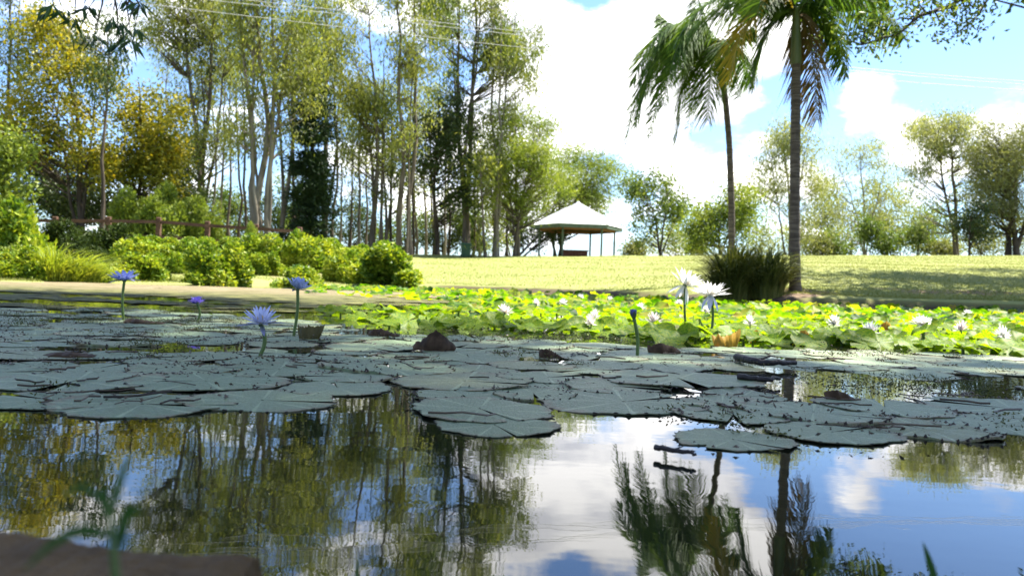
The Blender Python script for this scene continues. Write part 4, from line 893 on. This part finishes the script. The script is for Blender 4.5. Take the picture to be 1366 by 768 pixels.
# curled and dead leaves standing out of the pads
def curled(name, label, px, py, wpx, hpx, mat, fold=.5, seed=0, peak=.5, lean=.0, trap=0.0, dip=0.0):
    """a dying pad folded up on edge: an upright curved sheet with a ragged top"""
    p_ = onwater(px, py); D = p_[1]; w_ = wpx * mpp(D); h_ = hpx * mpp(D); rng = np.random.default_rng(seed); g = G()
    nu, nv = 22, 8; u = np.linspace(-1, 1, nu); top = -dip * (1 - u ** 2) + (1 - np.abs((u - (peak * 2 - 1)) / (1 + abs(peak * 2 - 1))) ** 1.15 * fold) + .05 * rng.normal(size=nu) + .02 * np.cumsum(rng.normal(size=nu))
    V = []
    for j in range(nv):
        q = j / (nv - 1)
        V.append(np.stack([p_[0] + u * w_ / 2 * (1 - trap * (1 - q)) * (1 + .08 * math.sin(q * 3)) + lean * q * w_ * .3, D + .12 * w_ * (u ** 2) * 2 + q ** 2 * w_ * .22 + .045 * w_ * np.sin(u * 9 + seed) + .02 * w_ * np.sin(u * 23 + q * 5 + seed), q * h_ * top + .002], 1))
    V = np.array(V); ii = (np.arange(nv - 1)[:, None] * nu + np.arange(nu - 1)[None]).ravel()
    g.add(V.reshape(-1, 3), np.stack([ii, ii + 1, ii + nu + 1, ii + nu], 1))
    V2 = V + np.array([0, .0025, 0]); g.add(V2.reshape(-1, 3), np.stack([ii + nu, ii + nu + 1, ii + 1, ii], 1))
    return tag(g.build(name, mat, None, p_, smooth=True), label, 'leaf')
curled('curled_leaf', 'dark brown dead leaf peaked like a tent', 578, 469, 54, 27, 'deadleaf', .75, 1, .52)
curled('curled_leaf', 'yellow curled leaf at the edge of the green lily mass', 970, 464, 38, 24, 'yellowleaf', .35, 2, .9, .2, trap=.22, dip=.22)
curled('curled_leaf', 'tan leaf standing square beside the grey blue lily', 410, 454, 36, 20, 'tanleaf', .12, 3, .75, .1, trap=.28, dip=.14)
curled('curled_leaf', 'small brown curled leaf right of the tent shaped leaf', 735, 479, 30, 13, 'deadleaf', .8, 4, .3)
curled('curled_leaf', 'low brown curled leaf behind and left of the tent shaped leaf', 510, 450, 40, 11, 'deadleaf', .5, 5, .4)
curled('curled_leaf', 'dark crumpled leaf right of the half open blue bud', 888, 473, 42, 14, 'stickleaf' if 'stickleaf' in M else 'deadleaf', .6, 6, .4)
curled('curled_leaf', 'long brown leaf edge at the foot of the deep blue lily', 186, 433, 50, 7, 'deadleaf', .5, 7, .3)
curled('curled_leaf', 'dark folded leaf lying between the right hand pads', 1126, 536, 40, 14, 'deadleaf', .7, 8, .3)
curled('curled_leaf', 'brown withered pad among the left pads', 82, 478, 66, 7, 'deadleaf', .6, 9, .5)
def stick(label, pts, r, seed):
    rng = np.random.default_rng(seed); P = np.array([onwater(a, b_, r * .8 + .008) for a, b_ in pts])
    P[:, 2] = r * .8 + .008
    q = np.linspace(0, len(P) - 1, 12); P = np.stack([np.interp(q, np.arange(len(P)), P[:, k_]) for k_ in range(3)], 1); P[1:-1] += rng.normal(size=(10, 3)) * r * .25
    g = G(); tube(g, P, np.linspace(r, r * .5, 12), 8); tube(g, [P[4], P[5] + [r * 2.5, r, r * 1.5]], [r * .4, r * .15], 5)
    tag(g.build('stick', 'stick', None, P[0], smooth=True), label, 'stick')
stick('thick dark stick floating before the green lily mass', [(983, 476), (1005, 482), (1035, 484), (1062, 484)], .012, 1)
stick('thin dark twig beside the torn pad', [(874, 596), (895, 600), (920, 603), (929, 605)], .004, 2)
stick('dark stick lying across the wide raised pad', [(985, 502), (1005, 504), (1025, 506), (1040, 505)], .008, 3)

# ------------------------------------------------------------------ water lilies
def petals(g, rng, n, r0, Ln, Wd, ang, z0, cup=.3, jit=.06, ph=0.0, mi=0):
    for i in range(n):
        a = ph + 2 * PI * i / n + rng.normal() * jit; el = ang + rng.normal() * jit * 1.2
        o_ = np.array([math.cos(a), math.sin(a), 0]); t_ = np.array([-o_[1], o_[0], 0]); up = np.array([0, 0, 1.0])
        q = np.linspace(0, 1, 7); L_ = Ln * rng.uniform(.9, 1.06)
        e = el + cup * (q - .5); s_ = np.concatenate([[0], np.cumsum((np.cos(e[:-1]) + np.cos(e[1:])) / 2 / 6)]) * L_; h_ = np.concatenate([[0], np.cumsum((np.sin(e[:-1]) + np.sin(e[1:])) / 2 / 6)]) * L_
        C = o_ * (r0 + s_)[:, None] + up * (z0 + h_)[:, None]
        nrm = -o_ * np.sin(e)[:, None] + up * np.cos(e)[:, None]
        w_ = Wd * np.array([.35, .72, .95, 1.0, .86, .55, .04])[:, None]
        V = np.stack([C - t_ * w_ / 2 + nrm * w_ * .16, C, C + t_ * w_ / 2 + nrm * w_ * .16], 1).reshape(-1, 3)
        k_ = np.arange(6)[:, None] * 3; f = np.concatenate([k_ + np.array([[0, 1, 4, 3]]), k_ + np.array([[1, 2, 5, 4]])])
        g.add(V, f, mi)
def lily(label, base, head, size, rings, pm, seed, sep=None, stam=True, group='water lilies on tall stems', name='water_lily', sepm='sepal', tilt=(0, 0), calyx=0.0):
    rng = np.random.default_rng(seed); base = np.asarray(base, float); head = np.asarray(head, float); root = empty(name, base); tag(root, label, 'water lily', group)
    q = np.linspace(0, 1, 10)[:, None]; P = base * (1 - q) + head * q + np.array([1, .4, 0]) * (np.sin(q * PI) * .006 * rng.choice([-2, -1, 1, 2])); P[0, 2] = -.05
    rs = .0042 + .012 * size; tl = rng.normal(size=2) * .14; rz_ = rng.uniform(0, 6)
    g = G(); tube(g, P, rs, 8); g.build('stem', 'stem', root, base, smooth=True)
    def headpart(nm, g, mat, par=root):
        ob = g.build(nm, mat, par, (0, 0, 0), smooth=True); ob.location = Vector(head - base); ob.rotation_euler = (tl[0], tl[1], rz_); return ob
    g = G(); s_ = size / 2
    for k_, (n, fr, wd, ang, cup) in enumerate(rings): petals(g, rng, n, .05 * s_, s_ * fr, s_ * wd, ang, s_ * .03 * k_, cup, ph=k_ * .3)
    pob = headpart('petals', g, pm)
    if sep:
        g = G(); petals(g, rng, sep[0], .06 * s_, s_ * sep[1], s_ * sep[2], sep[3], -.03 * s_, sep[4]); headpart('sepals', g, sepm)
    g = G(); tube(g, [[0, 0, -.10 * s_ - calyx], [0, 0, -.03 * s_], [0, 0, .06 * s_]], [rs * 1.1, .09 * s_ + rs * .4, .07 * s_], 10); headpart('receptacle', g, 'stem' if not calyx else sepm)
    if stam:
        g = G(); petals(g, rng, 26, .04 * s_, s_ * .42, s_ * .05, 1.15, .02 * s_, .5, .12); petals(g, rng, 16, .02 * s_, s_ * .34, s_ * .05, 1.4, .02 * s_, .4, .12); headpart('stamens', g, 'stamen')
    return root
def L2(px, pyb, pyh, wpx):
    b_ = onwater(px[0], pyb); h_ = at(px[1], pyh, b_[1]); return b_, h_, wpx * mpp(b_[1])
OPEN = [(10, 1.0, .30, .42, .25), (9, .92, .27, .78, .2), (8, .78, .22, 1.05, .15)]
b_, h_, s_ = L2((165, 166), 428, 374, 44)
lily('deep blue lily, tallest and farthest left', b_, h_, s_, [(9, 1.0, .34, .38, .3), (8, .88, .3, .68, .2), (6, .7, .24, .95, .1)], 'pblue', 1, (4, 1.0, .3, .02, -.5))
b_, h_, s_ = L2((262, 263), 430, 405, 27)
lily('small violet lily low on the water behind the pale lilac one', b_, h_, s_, [(9, 1.0, .36, .45, .3), (8, .9, .3, .85, .2), (6, .75, .26, 1.1, .1)], 'ppurple', 2, (4, .95, .3, .2, -.2))
b_, h_, s_ = L2((345, 348), 477, 432, 54)
lily('pale lilac starry lily, lowest and nearest', b_, h_, s_, [(10, 1.0, .22, .45, .1), (10, .98, .2, .72, .08), (8, .85, .18, 1.0, .05)], 'ppale', 3, (4, 1.15, .22, .02, -.1))
b_, h_, s_ = L2((391, 397), 449, 386, 42)
lily('grey blue cup shaped lily beside the tan leaf', b_, h_, s_, [(9, 1.0, .42, .62, .35), (8, .9, .36, .9, .3), (7, .8, .3, 1.1, .2)], 'pskyblue', 4, (4, 1.0, .3, -.05, -.3), stam=False)
b_, h_, s_ = L2((850, 846), 475, 426, 24)
lily('half open dark blue lily bud on a thin stem', b_, h_, s_ * 1.9, [(8, .62, .26, 1.30, .35), (7, .6, .24, 1.42, .3), (5, .58, .2, 1.5, .1)], 'pbud', 5, (4, .62, .24, 1.22, .4), stam=False, sepm='sepalgreen')
b_, h_, s_ = L2((915, 914), 438, 380, 56)
lily('tall white starry lily left of the other white one', b_, h_, s_, [(12, 1.0, .16, .28, .1), (11, .95, .15, .62, .08), (9, .8, .14, .95, .05)], 'pwhite', 6, (6, .95, .2, -.85, -.3), sepm='pwhite')
b_, h_, s_ = L2((948, 948), 447, 394, 56)
lily('white lily with drooping outer petals above the yellow leaf', b_, h_, s_, [(13, 1.0, .18, .25, .15), (12, .95, .17, .55, .12), (9, .8, .15, .85, .08)], 'pwhite', 7, (6, .78, .26, -1.1, -.25), sepm='sepalpale' if 'sepalpale' in M else 'ppale', calyx=.03)

# ------------------------------------------------------------------ the sunlit lily mass: raised leaves and white flowers
def rleaf(seed):
    rng = np.random.default_rng(seed); g = G(); nth = 40; gap = rng.uniform(.05, .2); th = np.linspace(gap, 2 * PI - gap, nth); rr = np.array([.02, .3, .55, .78, .92, 1.0]); ph = rng.uniform(0, 6.28, 5)
    rad = 1 + .06 * np.sin(2 * th + ph[0]) + .04 * np.sin(5 * th + ph[1]); cup = rng.uniform(-.15, .35); foldax = ph[2]
    V = []
    for r0 in rr:
        r = rad * r0; xx = r * np.cos(th); yy = r * np.sin(th)
        z = cup * r0 ** 2 * (.6 + .6 * np.cos(2 * (th - foldax))) + .09 * r0 ** 3 * np.sin(5 * th + ph[3]) + .04 * r0 ** 2 * np.sin(9 * th + ph[4])
        V.append(np.stack([xx, yy, z], 1))
    V = np.array(V); ii = (np.arange(len(rr) - 1)[:, None] * nth + np.arange(nth - 1)[None]).ravel()
    g.add(V.reshape(-1, 3), np.stack([ii, ii + nth, ii + nth + 1, ii + 1], 1)); return g
RL = [rleaf(700 + i) for i in range(10)]
RM = []
for g in RL:
    ob = g.build('leaf_blade', 'lily', smooth=True); RM.append(ob.data); bpy.data.objects.remove(ob)
g = G(); tube(g, [[0, 0, -.3], [.01, 0, -.15], [0, 0, 0]], .006, 6); ob = g.build('stem', 'stem', smooth=True); STEM = ob.data; bpy.data.objects.remove(ob)
rng = np.random.default_rng(41); rnd = random.Random(8)
Mx = [380, 415, 470, 520, 600, 640, 700, 800, 880, 960, 1040, 1130, 1220, 1366, 1500]; My = [412, 420, 430, 438, 440, 440, 444, 449, 459, 455, 462, 465, 470, 476, 480]
def mass_ok(x, y):
    u, v = proj(x, y)
    if u < 415 or u > 1480: return False
    if v > np.interp(u, Mx, My): return False
    if zt1(x, y) > -.04: return False
    if u < 640:
        far = np.interp(u, [415, 640], [394, 405]); near = np.interp(u, [415, 640], [414, 409])
        if far < v < near: return False
        if v >= near and vnoise(x, y, 15, 1.1) < .40: return False
    return True
near = []; far = []
tries = 0
while tries < 60000 and (len(near) < 225 or len(far) < 900):
    tries += 1
    y = math.sqrt(rng.uniform(3.2 ** 2, 21 ** 2)) if tries % 2 else rng.uniform(3.2, 9.0); x = rng.uniform(-.3, .78) * y
    if not mass_ok(x, y): continue
    r = rng.uniform(.05, .095) * (1 if y < 8 else 1.3)
    lst = near if y < 5.6 else far
    if (lst is near and len(near) >= 225) or (lst is far and len(far) >= 900): continue
    if any((x - a) ** 2 + (y - b_) ** 2 < (.5 * (r + c_)) ** 2 for a, b_, c_ in lst[-400:]): continue
    lst.append((x, y, r))
for u in np.arange(425, 1420, 13):
    if u < 600 and rng.random() < .35: continue
    v = np.interp(u, Mx, My) - rng.uniform(0, 5); p_ = onwater(u, v); near.append((p_[0], p_[1] + .06, rng.uniform(.055, .09)))
NFRONT = len(np.arange(425, 1420, 13))
near = near[-295:]
print('RAISED', len(near), len(far))
def lift(x, y):
    u, v = proj(x, y); edge = np.interp(u, Mx, My) - v
    return .005 + .024 * rnd.random() * (1.0 if edge > 6 else .5)
for x, y, r in near:
    z = lift(x, y)
    e = bpy.data.objects.new('leaf_blade', rnd.choice(RM)); COL.objects.link(e)
    root = empty('raised_lily_leaf', (x, y, 0)); tag(root, 'bright green lily leaf held above the water in the sunlit mass', 'lily leaf', 'raised lily leaves')
    e.parent = root; e.location = (0, 0, z); e.scale = (r, r, r); rx_ = rnd.gauss(0, .18)
    uu, vv = proj(x, y - .06)
    if np.interp(uu, Mx, My) - vv < 6: rx_ = rnd.uniform(.0, .5); z = rnd.uniform(.012, .03); e.location = (0, 0, z)
    e.rotation_mode = 'ZYX' if 0 else 'XYZ'; e.rotation_euler = (Matrix.Rotation(rx_, 3, 'X') @ Matrix.Rotation(rnd.gauss(0, .2), 3, 'Y') @ Matrix.Rotation(rnd.uniform(0, 6.28), 3, 'Z')).to_euler()
    s_ = bpy.data.objects.new('stem', STEM); COL.objects.link(s_); s_.parent = root; s_.location = (0, 0, z)
g = G()
for x, y, r in far:
    me = rnd.choice(RM); V = np.empty(len(me.vertices) * 3, np.float32); me.vertices.foreach_get('co', V); V = V.reshape(-1, 3) * r
    from mathutils import Euler
    Rr = np.array(Euler((rnd.gauss(0, .22), rnd.gauss(0, .22), rnd.uniform(0, 6.28))).to_matrix()); f = np.array([list(p_.vertices) for p_ in me.polygons])
    g.add(V @ Rr.T + [x, y, .006 + .026 * rnd.random()], f)
tag(g.build('lily_leaves', 'lily', smooth=True), 'far sheet of crowded green lily leaves below the lawn bank', 'lily leaves', kind='stuff')
# white flowers in the mass
proto = {}
spots = [(675, 417, 30, 'p'), (752, 405, 16, 'w'), (870, 430, 30, 'p'), (795, 424, 18, 'w'), (790, 432, 22, 'p'), (1112, 432, 24, 'w'), (1158, 443, 34, 'w'), (1230, 432, 38, 'w'), (1280, 440, 24, 'p'), (1340, 450, 26, 'w'), (1002, 432, 20, 'w'), (1290, 420, 18, 'w'), (905, 405, 16, 'w'), (855, 412, 18, 'w'), (775, 397, 14, 'w'), (812, 400, 12, 'w'), (940, 416, 16, 'w'), (715, 406, 14, 'p')]
for i, (px_0, py_0, w_, kd) in enumerate(spots):
    # head a little above the leaves: distance where the view ray is that high
    hz = .048; d = ray(px_0, py_0); D = (hz - CAMH) / d[2]
    if D < 3 or D > 20: D = 15; 
    hd = at(px_0, py_0, D); s_ = w_ * mpp(D) * .85
    lb = 'white lily flower opened among the raised green leaves' if kd == 'w' else 'blush pink lily flower with spread petals among green leaves'
    if kd not in proto:
        proto[kd] = lily(lb, (0, 0, 0), (0, 0, .048), .15, [(9, 1.0, .26, .30, .15), (9, .9, .24, .65, .12), (7, .75, .2, 1.0, .1)], 'pwhite' if kd == 'w' else 'ppink', 60 + len(proto), (4, 1.0, .28, .05, .1), group='lily flowers in the green mass', sepm='pwhite'); o = proto[kd]
    else: o = copy_tree(proto[kd])
    k_ = s_ / .15; o.scale = (k_, k_, 1.0); o.location = (hd[0], hd[1], min(.03, hd[2] - .048)); o.rotation_euler = (rnd.gauss(0, .16), rnd.gauss(0, .16), i * 1.1)
for i, (px_0, py_0) in enumerate([(1076, 448), (1185, 438), (1010, 450)]): curled('curled_leaf', ['small yellow leaf tip left among the sunlit lily leaves', 'small yellow leaf tip before the big white flower', 'pale yellow leaf scrap right of the yellow curled leaf'][i], px_0, py_0 + 3, 14, 12, 'yellowleaf', .6, 20 + i, .4)

# ------------------------------------------------------------------ shore rocks
for i, (px_0, py_0, w_, lb) in enumerate([(262, 372, 12, 'white rock at the shore left of the wide shrub'), (303, 375, 11, 'white rock below the wide leafy shrub'), (370, 374, 10, 'pale rock left of the front shrub'), (378, 372, 9, 'whitest small rock behind the grey blue lily'), (489, 327, 9, 'brown grey rock between the bank shrubs')]):
    D = 18.5 if i < 2 else 20.5 if i < 4 else 25; c = at(px_0, py_0, D); c[2] = zt1(c[0], D); rng = np.random.default_rng(800 + i)
    bm_v = []; nu, nv = 12, 7; rr = w_ / 2 * mpp(D)
    g = G(); V = []
    for j in range(nv):
        ph = -PI / 2 + PI * j / (nv - 1)
        for k_ in range(nu):
            a = 2 * PI * k_ / nu; s_ = 1 + .22 * math.sin(3 * a + i + ph * 2) + rng.normal() * .06; V.append([c[0] + rr * s_ * math.cos(ph) * math.cos(a), c[1] + rr * s_ * math.cos(ph) * math.sin(a), c[2] + rr * .4 + rr * .7 * s_ * math.sin(ph)])
    f = [[j * nu + k_, j * nu + (k_ + 1) % nu, (j + 1) * nu + (k_ + 1) % nu, (j + 1) * nu + k_] for j in range(nv - 1) for k_ in range(nu)]
    g.add(V, f); tag(g.build('rock', 'rock', None, c, smooth=True), lb, 'rock', 'rocks along the left shore')

# ------------------------------------------------------------------ near foreground: stone edge, seedling, blades
def slab():
    rng = np.random.default_rng(9); g = G()
    top = [(-80, 700), (0, 710), (90, 713), (180, 722), (260, 729), (320, 735), (345, 742)]
    D = .46; V = []; n_ = 40
    for k_ in range(n_):
        q = k_ / (n_ - 1); px_0 = -140 + 482 * q; py_0 = np.interp(px_0, [a for a, _ in top], [b_ for _, b_ in top]); p_ = at(px_0, py_0, D)
        x = p_[0]; zt_ = p_[2] + rng.normal() * .0006; tap = 1 - max(0, (q - .8) / .2) ** 2 * .75
        y0 = D + .008 * math.sin(q * 7); dep = .22 * tap
        V += [[x, y0 + .014, -.15], [x, y0 + .008, zt_ - .015], [x, y0, zt_ - .003], [x, y0 - .009, zt_], [x, y0 - .1 * tap, zt_ + .003 * math.sin(q * 11)], [x, y0 - dep, zt_ - .004], [x, y0 - dep - .01, -.15]]
    f = [[k_ * 7 + j, (k_ + 1) * 7 + j, (k_ + 1) * 7 + j + 1, k_ * 7 + j + 1] for k_ in range(n_ - 1) for j in range(6)]
    g.add(V, f); g.add(V[-7:], [list(range(7))]); g.add(V[:7], [list(range(7))[::-1]])
    c = np.array([-.38, .5, 0]); tag(g.build('stone_edging', 'slab', None, c, smooth=True), 'brown edging stone at the near bank under the seedling', 'stone')
slab()
def seedling(label, base, leafs, stem_top, mat='seedling', wd=.0036, name='seedling'):
    base = np.asarray(base, float); root = empty(name, base); tag(root, label, 'plant')
    g = G(); q = np.linspace(0, 1, 6)[:, None]; tube(g, base * (1 - q) + np.asarray(stem_top) * q, np.linspace(.0013, .0008, 6), 6); g.build('stem', 'stem', root, base, smooth=True)
    for p0, p1, arch in leafs:
        p0 = np.asarray(p0, float); p1 = np.asarray(p1, float); q = np.linspace(0, 1, 9)[:, None]; P = p0 * (1 - q) + p1 * q + np.array([0, 0, arch]) * np.sin(q * PI)
        d = norm(p1 - p0); sd_ = norm(np.cross(d, [.1, 1, .15])); g = G(); ribbon(g, P, wd * np.array([.3, .8, 1, 1, .95, .85, .65, .4, .05]), sd_); g.build('leaf', mat, root, base)
D0 = .25
A_ = lambda x_, y_, d=D0: at(x_, y_, d)
b_ = A_(155, 772); 
seedling('blurred green seedling with narrow leaves at bottom left', b_, [(A_(148, 690), A_(178, 602, 0.27), .004), (A_(150, 715), A_(30, 762, 0.23), .006), (A_(155, 720), A_(196, 690, 0.24), .006), (A_(160, 735), A_(172, 670, 0.26), .003), (A_(146, 680), A_(82, 662, 0.28), .005), (A_(143, 690), A_(132, 650, 0.25), .002)], A_(145, 668))
seedling('single grass blade leaning at bottom right', A_(1252, 790, .5), [(A_(1252, 790, .5), A_(1231, 722, .5), .001)], A_(1249, 776, .5), wd=.0045, name='grass_blade')
seedling('short thin grass blade at the bottom edge', A_(474, 795, .55), [(A_(474, 795, .55), A_(478, 742, .55), .001)], A_(474, 780, .55), wd=.003, name='grass_blade')
